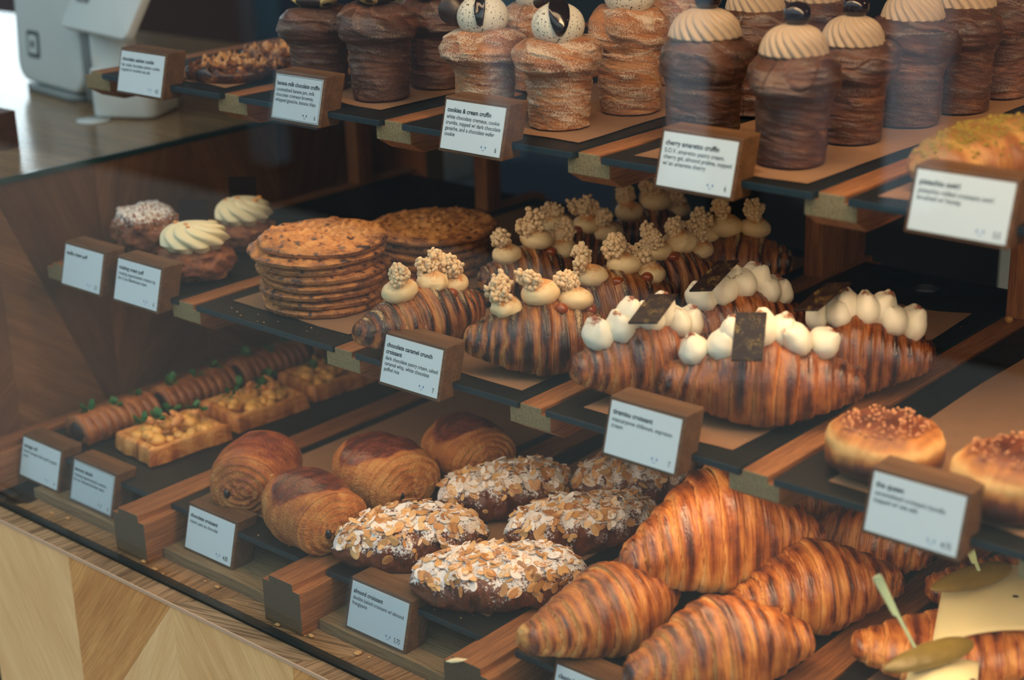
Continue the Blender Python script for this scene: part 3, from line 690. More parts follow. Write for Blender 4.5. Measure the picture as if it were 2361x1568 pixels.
def plaque(parent, corners_local_center, ex, ey, w, h):
    me = mesh('chocolate_plaque', boxV(-w/2, w/2, -h/2, h/2, -.0009, .0009), BF, M['plaque'], smooth=False)
    o = link('chocolate_plaque', me, parent); bevel(o, .0004, 1)
    ex = Vector(ex).normalized(); ey = Vector(ey); ey = (ey-ex*ey.dot(ex)).normalized(); ez = ex.cross(ey)
    W = Matrix((ex, ey, ez)).transposed().to_4x4(); W.translation = Vector(corners_local_center)
    o.matrix_local = parent.matrix_world.inverted() @ W if False else Matrix.Identity(4)
    bpy.context.view_layer.update()
    o.matrix_local = parent.matrix_world.inverted() @ W
    return o
def tira(a, b, zt, R, seed, label, ss, pl, bend=.03):
    loc, hd, L = place(a, b, zt, zM+.0008)
    me, inf = croissant_mesh('croissant', L, R, M['tiramisu'], seed, bend, 5.2, bakeb=.05, hump=.22)
    o = link('tiramisu_croissant', me, None, loc, (0, 0, hd)); tag(o, label, 'croissant', GT)
    rg = random.Random(seed); ss = [q*1.16 for q in ss]
    for k, s in enumerate(ss):
        x, y, z = on_ridge(inf, s); x2, _, z2 = on_ridge(inf, s+.05); sl = math.atan2(z2-z, x2-x)
        d = link('cream_dollop', PIP[k % 4], o, (x, y+.003*(-1)**k, z-.004), (rg.uniform(-.1, .1), -sl*.7, rg.uniform(-.25, .25)+(PI if k % 2 else 0))); d.scale = (rg.uniform(.92, 1.05), rg.uniform(1.0, 1.15), rg.uniform(.85, 1.1))
    c, ex, ey, w, h = pl
    plaque(o, c, ex, ey, w, h)
    return o
def atv(p, z): return at(p[0], p[1], z)
# plaques: centre given where its middle is seen, at its height; edges as world directions
def pe(dx, dy, dz): return rt2*dx+up2*dy+fw*dz
tira((1515, 905), (1998, 918), .026, .0370, 21, 'front tiramisu croissant with its dark plaque standing upright', (-.52, -.36, -.20, .0, .15, .30, .45), (atv((1727, 776), .086), pe(66, 0, -23), pe(20, 109, 55), .0235, .041))
tira((1795, 838), (2158, 850), .026, .0363, 22, 'right tiramisu croissant with a flat leaning plaque, its tip pointing right', (-.42, -.26, -.10, .06, .22, .38, .54), (atv((1896, 684), .090), pe(46, 0, -53), pe(90, 63, 78), .0245, .048))
tira((1318, 880), (1668, 838), .026, .0352, 23, 'left tiramisu croissant directly behind the tiramisu sign', (-.50, -.34, -.18, -.02, .14, .30, .46), (atv((1506, 712), .087), pe(62, 0, -33), pe(56, 65, 105), .0245, .048))
tira((1545, 795), (1855, 755), .026, .0352, 24, 'rear tiramisu croissant with a raised flat plaque', (-.44, -.28, -.12, .04, .20, .36, .5), (atv((1647, 636), .090), pe(46, 0, -53), pe(64, 63, 55), .0245, .043))
# classic croissants
GB = 'classic butter croissants'
def classic(a, b, zt, R, seed, label, zbase=zB, bend=.05, tilt=(0, 0), pale=0., wr=5.2, bb=.0, hump=.30):
    loc, hd, L = place(a, b, zt, zbase)
    me, inf = croissant_mesh('croissant', L, R, M['croissant'], seed, bend, wr, bakeb=bb, pale=pale, hump=hump)
    o = link('butter_croissant', me, None, loc, (tilt[0], tilt[1], hd)); tag(o, label, 'croissant', GB)
    return o
classic((1215, 1520), (1570, 1380), -.158, .0356, 31, 'lower left classic croissant, its darker tip pointing down left', bend=.06)
classic((1430, 1585), (1858, 1490), -.158, .0367, 32, 'lower front classic croissant with its round tip at the tray edge', bend=-.05)
classic((1418, 1310), (1885, 1240), -.125, .0412, 33, 'large classic croissant lying on top of the pile', zbase=-.150, bend=-.07, tilt=(.0, .0), pale=.55, wr=5.4, hump=1.15)
classic((1668, 1415), (2068, 1342), -.152, .0367, 34, 'classic croissant on the right of the pile with a glossy dark crown', bend=-.04)
classic((1640, 1140), (1990, 1175), -.150, .0350, 35, 'rear classic croissant partly behind the middle shelf', bend=.05)
classic((1860, 1235), (2150, 1290), -.152, .0339, 36, 'far right classic croissant behind the queen sign', bend=.0)
# ------------------------------------------------------------------ almond croissants
def almond(a, b, zt, W, H, seed, label, nfl=230):
    loc, hd, L = place(a, b, zt, zB)
    nu, nv = 150, 72
    s = np.linspace(-1, 1, nu)[:, None]; th = np.linspace(0, 2*PI, nv, endpoint=False)[None]
    env = (1-np.abs(s)**3.2)**.55*(.86+.14*np.cos(s*1.5))
    y = W/2*env*np.sign(np.cos(th))*np.abs(np.cos(th))**.8; z = H*.5*env*np.sign(np.sin(th))*np.abs(np.sin(th))**.85
    k = 1+.17*fbm(s*4, np.cos(th)*1.4, np.sin(th)*1.4, seed, 3)+.03*np.sin(s*22+np.cos(th))+.05*fbm(s*16, np.cos(th)*5, np.sin(th)*5, seed+1, 2)
    y = y*k; z = z*k; z = np.where(z < -H*.30, -H*.30+(z+H*.30)*.15, z)
    x = s*L/2*np.ones_like(th)+.003*fbm(np.cos(th), np.sin(th), s, seed+5, 2)
    x = np.broadcast_to(x, z.shape); y = y+.004*np.sin(s*1.5+seed); z = z-z.min()
    tp = np.clip(np.sin(th), 0, 1)
    bake = .45+.25*fbm(s*8, np.cos(th)*2, np.sin(th)*2, seed+2, 2)+.15*np.ones_like(z)
    sg = .20+.45*np.clip(np.sin(th)*1.2, -.5, 1)+.42*fbm(s*7, np.cos(th)*3, np.sin(th)*3, seed+61, 3)
    V = np.stack([x, np.broadcast_to(y, z.shape), z], -1)
    P = np.stack([np.broadcast_to(x, z.shape), np.broadcast_to(th*.03, z.shape), z], -1)
    F = [tuple(reversed(f)) for f in gridF(nu, nv)]
    o = link('almond_croissant', mesh('pastry', V.reshape(-1, 3), F, M['almond_crust'], {'bk': bake.ravel(), 'sg': sg.ravel(), 'pc': P.reshape(-1, 3)}), None, loc, (0, 0, hd))
    tag(o, label, 'almond croissant', 'almond croissants')
    # sliced almonds over the top
    rg = random.Random(seed); FV = []; FF = []; A = []; G = []; PP = []
    for q in range(nfl):
        i = rg.randint(8, nu-10); th_ = rg.gauss(PI/2, .75); 
        if not -.15 < th_ < PI+.15: continue
        j = int(th_/(2*PI)*nv) % nv
        p = V[i, j]; n = np.cross(V[i+1, j]-V[i-1, j], V[i, (j+1) % nv]-V[i, j-1]); n = Vector(-n if n[2] < 0 and math.sin(th_) > .3 else n)
        if n.length < 1e-12: continue
        n.normalize()
        if (Vector(p)-Vector((p[0], 0, H*.4))).dot(n) < 0: n = -n
        n = (n+Vector((rg.gauss(0, .22), rg.gauss(0, .22), rg.gauss(0, .16)))).normalized()
        t1 = n.orthogonal().normalized(); t1.rotate(Matrix.Rotation(rg.uniform(0, 6.28), 3, n)); t2 = n.cross(t1)
        ra, rb = rg.uniform(.0042, .0074), rg.uniform(.0030, .0046)
        if rg.random() < .35: rb *= .5; ra *= .7
        c = Vector(p)+n*rg.uniform(.0003, .0016)
        b0 = len(FV); m_ = 12
        for dz in (.0004, -.0004):
            for a_ in range(m_):
                an = a_*2*PI/m_; rr_ = 1-.12*math.cos(an)
                w_ = .10*math.cos(2*an)*rb
                FV.append(tuple(c+t1*(ra*math.cos(an))+t2*(rb*rr_*math.sin(an))+n*(dz+w_)))
        bk = rg.random()*.8; sgv = rg.uniform(.0, .9)*max(0, min(1, n.z*1.3))
        A += [bk]*(2*m_); G += [sgv]*(2*m_); PP += [(rg.random(), rg.random(), 0)]*(2*m_)
        FF.append(tuple(b0+a_ for a_ in range(m_))); FF.append(tuple(b0+m_+a_ for a_ in range(m_-1, -1, -1)))
        FF += [(b0+a_, b0+m_+a_, b0+m_+(a_+1) % m_, b0+(a_+1) % m_) for a_ in range(m_)]
    f = link('sliced_almonds', mesh('sliced_almonds', FV, FF, M['flake'], {'bk': A, 'sg': G, 'pc': PP}, smooth=False), o); f['kind'] = 'stuff'
    return o
almond((768, 1268), (1122, 1215), -.157, .0717, .0507, 41, 'front left almond croissant, its dark end above the almond sign', 260)
almond((945, 1345), (1350, 1310), -.157, .0739, .0507, 42, 'front almond croissant to the right of the almond sign', 300)
almond((1010, 1150), (1318, 1108), -.157, .0717, .0496, 43, 'left rear almond croissant next to the chocolate buns', 260)
almond((1165, 1225), (1528, 1190), -.157, .0694, .0496, 44, 'right almond croissant beside the large butter croissant', 260)
almond((1310, 1115), (1612, 1110), -.157, .0672, .0496, 45, 'almond croissant beneath the tiramisu sign', 200)
almond((1395, 1045), (1660, 1065), -.157, .0672, .0496, 46, 'shaded almond croissant at the back below the middle shelf', 120)
# ------------------------------------------------------------------ pains au chocolat
def pain(px, py, zc, L, R, hd, seed, label, dark=0., patch=1.):
    p = at(px, py, zc)
    nu, nv = 190, 110
    s = np.linspace(-1, 1, nu)[:, None]; th = np.linspace(0, 2*PI, nv, endpoint=False)[None]
    # s runs over left end disc, barrel, right end disc
    sa = np.abs(s); bar = .55
    q = np.clip((sa-bar)/(1-bar), 0, 1)            # 0 at the rim, 1 at the middle of the end
    rad = np.where(sa < bar, 1.0-.10*(sa/bar)**2, .90*(1-q)**.78)
    xx = np.where(sa < bar, (sa/bar)*.70, .70+.30*np.sin(q*PI/2)**.75)*np.sign(s)
    spiral = (q*5+th/(2*PI)*np.sign(s))
    wq = fbm(np.cos(th)*1.5, np.sin(th)*1.5, q*3, seed+8, 2); spiral = spiral+.5*wq
    lam = np.where(sa > bar, np.sin(spiral*2*PI)*.020*np.clip(q*6, 0, 1)*(1-q*.6)*(1+wq), 0)
    w = fbm(s*3, np.cos(th)*1.2, np.sin(th)*1.2, seed, 2)
    ex = np.clip((q-.02)/.98, 0, 1)
    y = R*1.14*(rad+lam*.5)*np.cos(th)*(1+.09*w); z = R*.92*(rad+lam*.5)*np.sin(th)*(1+.09*w)
    x = L/2*(xx*(1+.05*w)+lam*1.1*np.sign(s))*np.ones_like(th)
    zl = -R*.66; z = np.where(z < zl, zl+(z-zl)*.2, z); z = z-z.min()
    top = np.sin(th)
    cosang = np.clip(1-(((s+.12))**2/.40+((np.cos(th)-.05)**2)/.95), -1, 1)
    pt = np.clip((cosang+.25*fbm(s*4, np.cos(th)*3, th*0+1, seed+3, 2))*5, 0, 1)*(top > 0)*patch
    bake = .34+.20*fbm(s*7, np.cos(th)*3, np.sin(th)*3, seed+4, 3)+.48*pt+dark
    bake = bake-.10*np.clip(q*8, 0, 1)*np.ones_like(th)+.10*np.sin(spiral*2*PI+1.0)*(1+wq)*(q > 0.02)+.10*q
    bake = bake-.10*np.clip(-top, 0, 1)
    P = np.stack([np.where(sa > bar, q*.035+.004*wq, x*1.0), th*R*.4*np.ones_like(s), q*np.ones_like(th)*.01], -1)
    V = np.stack([x, y, z], -1).reshape(-1, 3)
    o = link('chocolate_croissant', mesh('pastry', V, [tuple(reversed(f)) for f in gridF(nu, nv)], M['pain'], {'bk': np.broadcast_to(bake, z.shape).ravel(), 'pc': P.reshape(-1, 3), 'sg': np.zeros(nu*nv)}), None, (p.x, p.y, zB), (0, 0, hd))
    tag(o, label, 'chocolate croissant', 'chocolate croissants')
    zc_ = R*.66
    for sx in (1, -1):
        for dy, dz in ((-.34, .02),):
            me = mesh('chocolate_baton', *ball((0, 0, 0), .0046, 10, 12, (1.0, .75, 1.15)), M['gloss_choc'])
            link('chocolate_baton', me, o, (sx*(L/2*.965), dy*R, zc_+dz*R))
    return o
pain(592, 1082, -.146, .100, .0355, -1.05, 51, 'dull brown chocolate croissant, back left, showing its coiled end', dark=.10, patch=.35)
pain(722, 1172, -.146, .098, .0360, -.22, 52, 'front chocolate croissant with a dark glazed top above its sign', dark=.0)
pain(888, 1088, -.146, .104, .0375, -.25, 53, 'middle chocolate croissant with an orange glazed top', dark=-.06)
pain(1080, 1030, -.146, .088, .0355, -.30, 54, 'rearmost chocolate croissant with glossy red brown glaze', dark=-.02)
# ------------------------------------------------------------------ cookies
def cookie_mesh(seed, R, T, mat='cookie', rough=1.0, name='cookie'):
    nr, nv = 34, 120
    u = np.concatenate([np.linspace(0, .93, nr), .93+.07*np.sin(np.linspace(.2, 1, 5)*PI/2)])[:, None]
    w = np.linspace(0, 2*PI, nv, endpoint=False)[None]
    edge = R*(1+.065*fbm(np.cos(w)*1.6, np.sin(w)*1.6, 0*w, seed, 3)+.018*vn(np.cos(w)*9, np.sin(w)*9, 0*w+1, seed+1))
    x = u*edge*np.cos(w); y = u*edge*np.sin(w)
    zt = T*(.75+.25*(1-u**2))*np.ones_like(w)+rough*(.0011*fbm(x*170, y*170, 0*x, seed+2, 3)+.0012*fbm(x*50, y*50, 0*x, seed+3, 2))
    zt = np.where(u > .93, T*.5+(zt-T*.5)*np.sqrt(np.clip(1-((u-.93)/.07)**2, 0, 1)), zt)
    lump = np.clip(vn(x*230, y*230, 0*x+3, seed+8)-.10, 0, 1)*.0034*rough*(u < .92); zt = zt+lump
    V1 = np.stack([x, y, zt], -1).reshape(-1, 3)
    xb, yb = u[::-1]*edge*np.cos(w), u[::-1]*edge*np.sin(w)
    zb_ = T*.10*(u[::-1]*np.ones_like(w))*0+np.where(u[::-1] > .93, T*.5*(1-np.sqrt(np.clip(1-((u[::-1]-.93)/.07)**2, 0, 1))), 0)*np.ones_like(w)
    V2 = np.stack([xb, yb, zb_], -1).reshape(-1, 3)
    V = np.concatenate([V1, V2]); n = len(u)
    F = [tuple(f) for f in gridF(2*n, nv)]
    chips = np.clip((vn(x*260, y*260, 0*x+9, seed+5)-.55)*5, 0, 1)
    bk1 = .26+.34*fbm(x*150, y*90, 0*x, seed+6, 3)+.25*(u**4)*np.ones_like(w)+chips*.5-lump*60
    bk2 = .42+.30*fbm(xb*60, yb*60, zb_+.1, seed+7, 3)+.35*np.clip(vn(np.cos(w)*14, np.sin(w)*14, u[::-1]*3, seed+12)-.3, 0, 1)
    P = V*1.0
    return mesh(name, V, F, M[mat], {'bk': np.concatenate([bk1.ravel(), bk2.ravel()]), 'pc': P, 'sg': np.zeros(len(V))})
def stack(centre, z0, spec, seed, lab, group, z1):
    n = len(spec); t = (z1-z0)/n; rg = random.Random(seed)
    for k, (dx, dy, R) in enumerate(spec):
        o = link('cookie', cookie_mesh(seed*20+k, R, t*.97, rough=1.25), None, (centre[0]+dx, centre[1]+dy, z0+k*t), (rg.uniform(-.008, .008), rg.uniform(-.008, .008), rg.uniform(0, 6)))
        tag(o, lab(k, n), 'cookie', group)
c1 = at(746, 640, .030)
NUM = ['bottom', 'second', 'third', 'fourth', 'fifth', 'sixth', 'seventh', 'eighth', 'ninth']
def lab1(k, n):
    if k == n-1: return 'crumbly top cookie of the tall front stack'
    if k == n-2: return 'cookie just below the top of the front stack, jutting out left'
    return ('bottom cookie of the tall front stack' if k == 0 else NUM[k]+' cookie from the bottom of the tall front stack')
stack((c1.x, c1.y), zM+.0012, [(0, 0, .0600), (.002, .002, .0605), (-.001, -.001, .0625), (.001, .002, .0630), (.001, 0, .064), (-.001, .0, .0635), (-.003, -.004, .0665), (.001, .002, .0625)], 3, lab1, 'cookies of the front stack', .0745)
c2 = at(1000, 545, .040)
def lab2(k, n):
    return 'wide orange top cookie of the rear stack' if k == n-1 else ('bottom cookie of the rear stack' if k == 0 else NUM[k]+' cookie from the bottom of the rear stack')
stack((c2.x, c2.y), zM+.0012, [(0, -.004, .056), (.0, 0, .056), (-.002, .0, .058), (0, .0, .059), (.0, .0, .0665)], 4, lab2, 'cookies of the rear stack', .0565)
for k, (px, py, R, lab) in enumerate([(545, 158, .050, 'front dark chocolate cashew cookie on the top shelf beside its sign'), (650, 128, .044, 'rear chocolate cashew cookie half hidden by a banana cruffin')]):
    p = at(px, py, .205)
    o = link('chocolate_cookie', cookie_mesh(200+k, R, .015, 'cocoacookie', 2.6, 'cookie'), None, (p.x, p.y, zT+.0008), (0, 0, k)); tag(o, lab, 'cookie', 'chocolate cashew cookies')
# ------------------------------------------------------------------ cream puffs
def bun_mesh(seed, R, H, mat, nz=.05, fr=30, name='pastry', sug=.7, sq=1.0, bakefn=None):
    nu, nv = 70, 100
    u = np.linspace(0, PI, nu)[:, None]; w = np.linspace(0, 2*PI, nv, endpoint=False)[None]
    k = 1+nz*fbm(np.sin(u)*np.cos(w)*R*fr, np.sin(u)*np.sin(w)*R*fr, np.cos(u)*R*fr*np.ones_like(w), seed, 3)
    x = R*k*np.sin(u)**.85*np.cos(w)*sq; y = R*k*np.sin(u)**.85*np.sin(w); z = H*.5*k*np.sign(np.cos(u))*np.abs(np.cos(u))**.8
    z = np.where(z < -H*.36, -H*.36+(z+H*.36)*.12, z); z = z-z.min()
    c = np.cos(u)*np.ones_like(w)
    bk = bakefn(c, w, x, y, z) if bakefn else .4+.3*fbm(x*fr*2, y*fr*2, z*fr*2, seed+2, 3)
    sg = sug*np.clip(c*1.2+.2, 0, 1)
    V = np.stack([x, y, z], -1).reshape(-1, 3)
    return mesh(name, V, [tuple(reversed(f)) for f in gridF(nu, nv)], M[mat], {'bk': bk.ravel(), 'pc': V*.6, 'sg': sg.ravel()})
def swirl_mesh(seed, R, H, mat, ridges=9, name='cream_swirl', twist=2.2, amp=.13, steep=.9):
    nu, nv = 50, 180
    u = np.linspace(0, 1, nu)[:, None]; w = np.linspace(0, 2*PI, nv, endpoint=False)[None]
    prof = np.sqrt(np.clip(1-u**3.4, 0, 1))*(1-.16*u)
    prof = np.minimum(prof, .80+u*1.6)
    g = np.abs(np.sin((ridges*w+twist*u*2*PI)/2))**.8
    r = R*prof*(1-amp+amp*1.6*g)*(1+.03*fbm(np.cos(w), np.sin(w), u*2, seed, 2))
    x, y = r*np.cos(w), r*np.sin(w); z = H*(u**steep)*np.ones_like(w)
    V = np.stack([x, y, z], -1).reshape(-1, 3)
    F = gridF(nu, nv); F.append(tuple(range(nv-1, -1, -1))); F.append(tuple(range((nu-1)*nv, nu*nv)))
    return mesh(name, V, F, M[mat], {'sg': np.zeros(len(V))})
p = at(300, 572, .010); o = link('cream_puff', bun_mesh(61, .036, .056, 'puff', .22, 90, 'cream_puff', .58), None, (p.x+.006, p.y+.020, .0064)); tag(o, 'sugar dusted craggy vanilla cream puff behind its sign', 'cream puff')
for k, (px, py, lab, pz) in enumerate([(455, 622, 'front cream puff with piped white cream and an upright dark square', 0), (567, 560, 'rear cream puff with swirled cream, beside the cookie stack', 0)]):
    p = at(px, py, .012); t = link('topped_cream_puff', None, None, (p.x, p.y, .0064)); t.empty_display_size = .02; tag(t, lab, 'cream puff', 'rotating cream puffs')
    R = .0375 if k == 0 else .034
    link('choux_bun', bun_mesh(63+k, R, .040, 'puff', .22, 80, 'choux_bun', .08), t)
    link('cream_swirl', swirl_mesh(64+k, .034 if k == 0 else .030, .027, 'puffcream', 9, 'cream_swirl', 2.0, .13, .62), t, (0, 0, .030))
    rg = random.Random(k)
    for q in range(5):
        a = rg.uniform(0, 6.28); r = rg.uniform(.007, .020)
        link('nut_piece', mesh('nut_piece', *ball((0, 0, 0), rg.uniform(.002, .0036), 6, 7, (1.2, .9, .8), q, .35, 200), M['nut']), t, (r*math.cos(a), r*math.sin(a), .0575-r*.15))
    s = link('chocolate_square', mesh('chocolate_square', boxV(-.0145, .0145, -.0008, .0008, -.006, .020), BF, M['choc_matte'], smooth=False), t, (-.004, .004, .057), (-.25, 0, .72))
# ------------------------------------------------------------------ cruffins
def cruffin_mesh(seed, H, rb, rt_, mat, sug, lean=0., lobes=1.0, top=.74):
    nu, nv = 120, 130
    u = np.linspace(0, 1, nu)[:, None]; w = np.linspace(0, 2*PI, nv, endpoint=False)[None]
    k = np.array([0, .02, .06, .30, .55, .64, .70, .78, .86, .94, 1.0]); rr = np.array([.0, .80, .97, 1.02, 1.06, 1.12, 1.30, 1.38, 1.28, .95, .0])
    rt_k = rt_/rb/1.38
    rr2 = rr.copy(); rr2[5:] = np.where(rr[5:] > 1, 1+(rr[5:]-1)*((rt_/rb)-1)/.38, rr[5:])
    hh = np.array([0, 0, .02, .26, .52, .60, .66, .76, .88, .97, 1.0])
    r = np.interp(u, k, rr2); z = np.interp(u, k, hh)
    tw = w+u*2.2
    lay = fbm(np.cos(tw)*1.6, np.sin(tw)*1.6, u*26+.8*np.sin(w+seed), seed, 3)
    big = fbm(np.cos(tw)*1.1, np.sin(tw)*1.1, u*3, seed+4, 2)
    up_ = np.clip((u-.55)/.15, 0, 1)
    fold = (u*4.5+w/(2*PI)*2+.55*fbm(np.cos(w)*1.1, np.sin(w)*1.1, u*2.5, seed+14, 2)*2) % 1.0
    saw = np.minimum(fold/.14, 1)*(1-.6*fold)
    r = r*(1+.05*lay+.17*big*up_*lobes+.05*big+.09*(saw-.5)*(.5+.5*up_))
    r = r*(1+.05*np.sin(2*w+seed+u*3)*up_)
    x = rb*r*np.cos(w)+lean*H*u**2; y = rb*r*np.sin(w); z = H*(z+.035*big*up_)
    z = np.where(u < .03, 0*z, z)
    bk = .45+.30*lay+.2*big+.1*up_-.15*(fold < .14)+.12*fold
    sg = sug*np.ones_like(z)+.22*lay+.14*(1-fold)
    V = np.stack(np.broadcast_arrays(x, y, z), -1).reshape(-1, 3)
    P = np.stack(np.broadcast_arrays(w*.02+0*u, u*H+w*.006, 0*x), -1).reshape(-1, 3)
    return mesh('cruffin_body', V, gridF(nu, nv), M[mat], {'bk': np.broadcast_to(bk, z.shape).ravel(), 'pc': P, 'sg': np.broadcast_to(sg, z.shape).ravel()})
def drip_mesh(seed, R, arc):
    "glossy ganache poured over a dome: a cap with one long tongue"
    parts = []; nu, nv = 40, 60
    w = np.linspace(0, 2*PI, nv, endpoint=False)[None]; u = np.linspace(0, 1, nu)[:, None]
    a0 = arc; d = np.angle(np.exp(1j*(w-a0)))
    wd = .24 if seed % 2 else .46; reach = .42+.07*np.cos(3*w+seed)+1.38*np.exp(-(np.abs(d)/wd)**(4.0 if seed % 2 else 2.2))
    ph = u*reach
    thick = .0004+.0030*np.exp(-(d/.22)**2)*np.exp(-((u-.86)/.16)**2)
    rr = R+thick*np.sqrt(np.clip(1-u**8, 0, 1))
    x, y, z = rr*np.sin(ph)*np.cos(w), rr*np.sin(ph)*np.sin(w), rr*np.cos(ph)*.9
    return mesh('ganache_drip', np.stack([x, y, z], -1).reshape(-1, 3), gridF(nu, nv)[::1], M['gloss_choc'])
def wafer_mesh(L=.030, r=.004):
    V = []; n = 14
    for x in (-L/2, L/2):
        V += [(x, r*math.cos(a*2*PI/n), r*math.sin(a*2*PI/n)) for a in range(n)]
    F = [(i, (i+1) % n, n+(i+1) % n, n+i) for i in range(n)]+[tuple(range(n-1, -1, -1)), tuple(range(n, 2*n))]
    return mesh('wafer_roll', V, F, M['choc'])
WAF = wafer_mesh()
DISC = mesh('dark_cookie', *ball((0, 0, 0), .013, 12, 24, (1, 1, .38), 2, .06, 90), M['choc'])
def cc(px, py, H, rb, rt_, seed, label, arc, disc=None, waf=None, drip=True):
    p = at(px, py, zT); t = link('cookies_and_cream_cruffin', None, None, (p.x, p.y, zT+.0007)); t.empty_display_size = .02; tag(t, label, 'cruffin', 'cookies and cream cruffins')
    link('cruffin_body', cruffin_mesh(seed, H, rb, rt_, 'cruffin_sugar', .40), t, (0, 0, 0), (0, 0, seed))
    g = mesh('speckled_ganache', *ball((0, 0, 0), .0225, 26, 34, (1, 1, .86), seed, .02, 60), M['speckcream'])
    link('speckled_ganache', g, t, (0, 0, H+.008))
    if drip: link('ganache_drip', drip_mesh(seed, .0246, arc), t, (0, 0, H+.0085))
    if disc: link('dark_cookie', DISC, t, disc[:3], disc[3:])
    if waf: link('wafer_roll', WAF, t, waf[:3], waf[3:])
cc(1120, 272, .080, .0250, .0350, 71, 'left cookies and cream cruffin, standing behind its own sign', -.95, (-.020, -.016, .094, 1.3, 0, .9))
cc(1290, 292, .077, .0265, .0365, 72, 'front cookies and cream cruffin with a broad glossy chocolate drip', -.80, None, (-.012, .004, .108, 0, -.5, .2))
cc(1452, 258, .094, .0270, .0365, 73, 'tall cookies and cream cruffin on the right with an orange lit flank', -.6, (.017, .017, .116, 1.3, 0, .9), drip=False)
cc(1245, 205, .082, .0255, .0350, 74, 'cookies and cream cruffin in the second row, between the front two', -.9)
cc(1545, 190, .082, .0260, .0350, 75, 'rear cookies and cream cruffin behind the tall one', -.9, drip=False)
CSW = [swirl_mesh(90+k, .0255, .026, 'buttercream', 20, 'cream_swirl', 2.6, .07, .85) for k in range(3)]
CHER = mesh('amarena_cherry', *ball((0, 0, 0), .0106, 16, 20, (1, 1, .92), 5, .03, 100), M['cherry'])
def cherry(px, py, H, seed, label, rb=.0265, rt_=.0365, sw=1.0, up_=0):
    p = at(px, py, zT); t = link('cherry_amaretto_cruffin', None, None, (p.x, p.y, zT+.0007)); t.empty_display_size = .02; tag(t, label, 'cruffin', 'cherry amaretto cruffins')
    link('cruffin_body', cruffin_mesh(seed, H, rb, rt_, 'cruffin_brown', .26), t, (0, 0, 0), (0, 0, seed*1.3))
    s = link('cream_swirl', CSW[seed % 3], t, (0, 0, H-.006), (0, 0, seed)); s.scale = (sw, sw, 1)
    link('amarena_cherry', CHER, t, (.001, .001, H+.0262))
cherry(1822, 378, .086, 81, 'front cherry amaretto cruffin with a dark shiny cherry on cream')
cherry(1622, 338, .090, 82, 'cherry amaretto cruffin standing directly behind its own sign', rb=.0285, rt_=.039, sw=1.12)
cherry(1955, 324, .080, 83, 'cherry amaretto cruffin right of the front one, orange light on its rim')
cherry(2090, 286, .090, 84, 'third cherry amaretto cruffin in the right hand line')
cherry(2205, 256, .092, 85, 'fourth cherry amaretto cruffin in the right hand line', sw=1.05)
cherry(1735, 262, .092, 86, 'cherry amaretto cruffin at the back, between the front two')
cherry(1868, 235, .092, 87, 'rear cherry amaretto cruffin above the front cherry')
cherry(2300, 222, .092, 88, 'rightmost dark cherry amaretto cruffin at the back of the tray')
BDISC = mesh('brownie_disc', *ball((0, 0, 0), .022, 14, 30, (1, 1, .36), 8, .08, 70), M['choc'])
def banana(px, py, H, seed, label):
    p = at(px, py, zT); t = link('banana_cruffin', None, None, (p.x, p.y, zT+.0007)); t.empty_display_size = .02; tag(t, label, 'cruffin', 'banana milk chocolate cruffins')
    link('cruffin_body', cruffin_mesh(seed, H, .0270, .0385, 'cruffin_brown', .30), t, (0, 0, 0), (0, 0, seed))
    link('brownie_disc', BDISC, t, (0, 0, H+.006))
    link('cream_swirl', CSW[seed % 3], t, (0, 0, H+.008)).scale = (.72, .72, .8)
    for q in range(3):
        a = seed+q*2.1
        link('banana_chip', mesh('banana_chip', *prismZ([(.009*math.cos(b*PI/8), .009*math.sin(b*PI/8)) for b in range(16)], 0, .0022), M['banana']), t, (.021*math.cos(a), .021*math.sin(a), H+.004), (.7*math.sin(a), -.7*math.cos(a), 0))
banana(880, 228, .090, 91, 'front banana cruffin, upright and dark brown, right of its sign')
banana(742, 205, .080, 92, 'left banana cruffin with a wide bulging crown tinted by a blue reflection')
banana(1010, 200, .086, 93, 'shaded banana cruffin behind the front one')
# ------------------------------------------------------------------ pistachio swirl, queens
def loaf(name, a, b, zt, W, H, zb_, mat, seed, label, cat, bakefn=None, group=None, sug=.6, sw=7):
    loc, hd, L = place(a, b, zt, zb_); nu, nv = 120, 70
    s = np.linspace(-1, 1, nu)[:, None]; th = np.linspace(0, 2*PI, nv, endpoint=False)[None]
    env = (1-np.abs(s)**2.4)**.6
    k = 1+.06*fbm(s*4, np.cos(th), np.sin(th), seed, 3)+.035*np.sin(s*sw*PI+1.6*np.cos(th))
    y = W/2*env*np.cos(th)*k; z = H/2*env*np.sin(th)*k; z = np.where(z < -H*.3, -H*.3+(z+H*.3)*.12, z); z = z-z.min()
    x = np.broadcast_to(s*L/2, z.shape)
    bk = .4+.3*fbm(s*6, np.cos(th)*2, np.sin(th)*2, seed+1, 3)+.16*np.sin(s*sw*PI+1.6*np.cos(th)+1)
    sg = sug*np.clip(np.sin(th)*1.3-.1, 0, 1)*np.ones_like(s)
    V = np.stack([x, y, z], -1).reshape(-1, 3)
    P = np.stack([x, np.broadcast_to(th*.03, z.shape), z*0], -1).reshape(-1, 3)
    o = link(name, mesh('pastry', V, [tuple(reversed(f)) for f in gridF(nu, nv)], M[mat], {'bk': bk.ravel(), 'pc': P, 'sg': sg.ravel()}), None, loc, (0, 0, hd))
    tag(o, label, cat, group)
    return o, V.reshape(nu, nv, 3), L
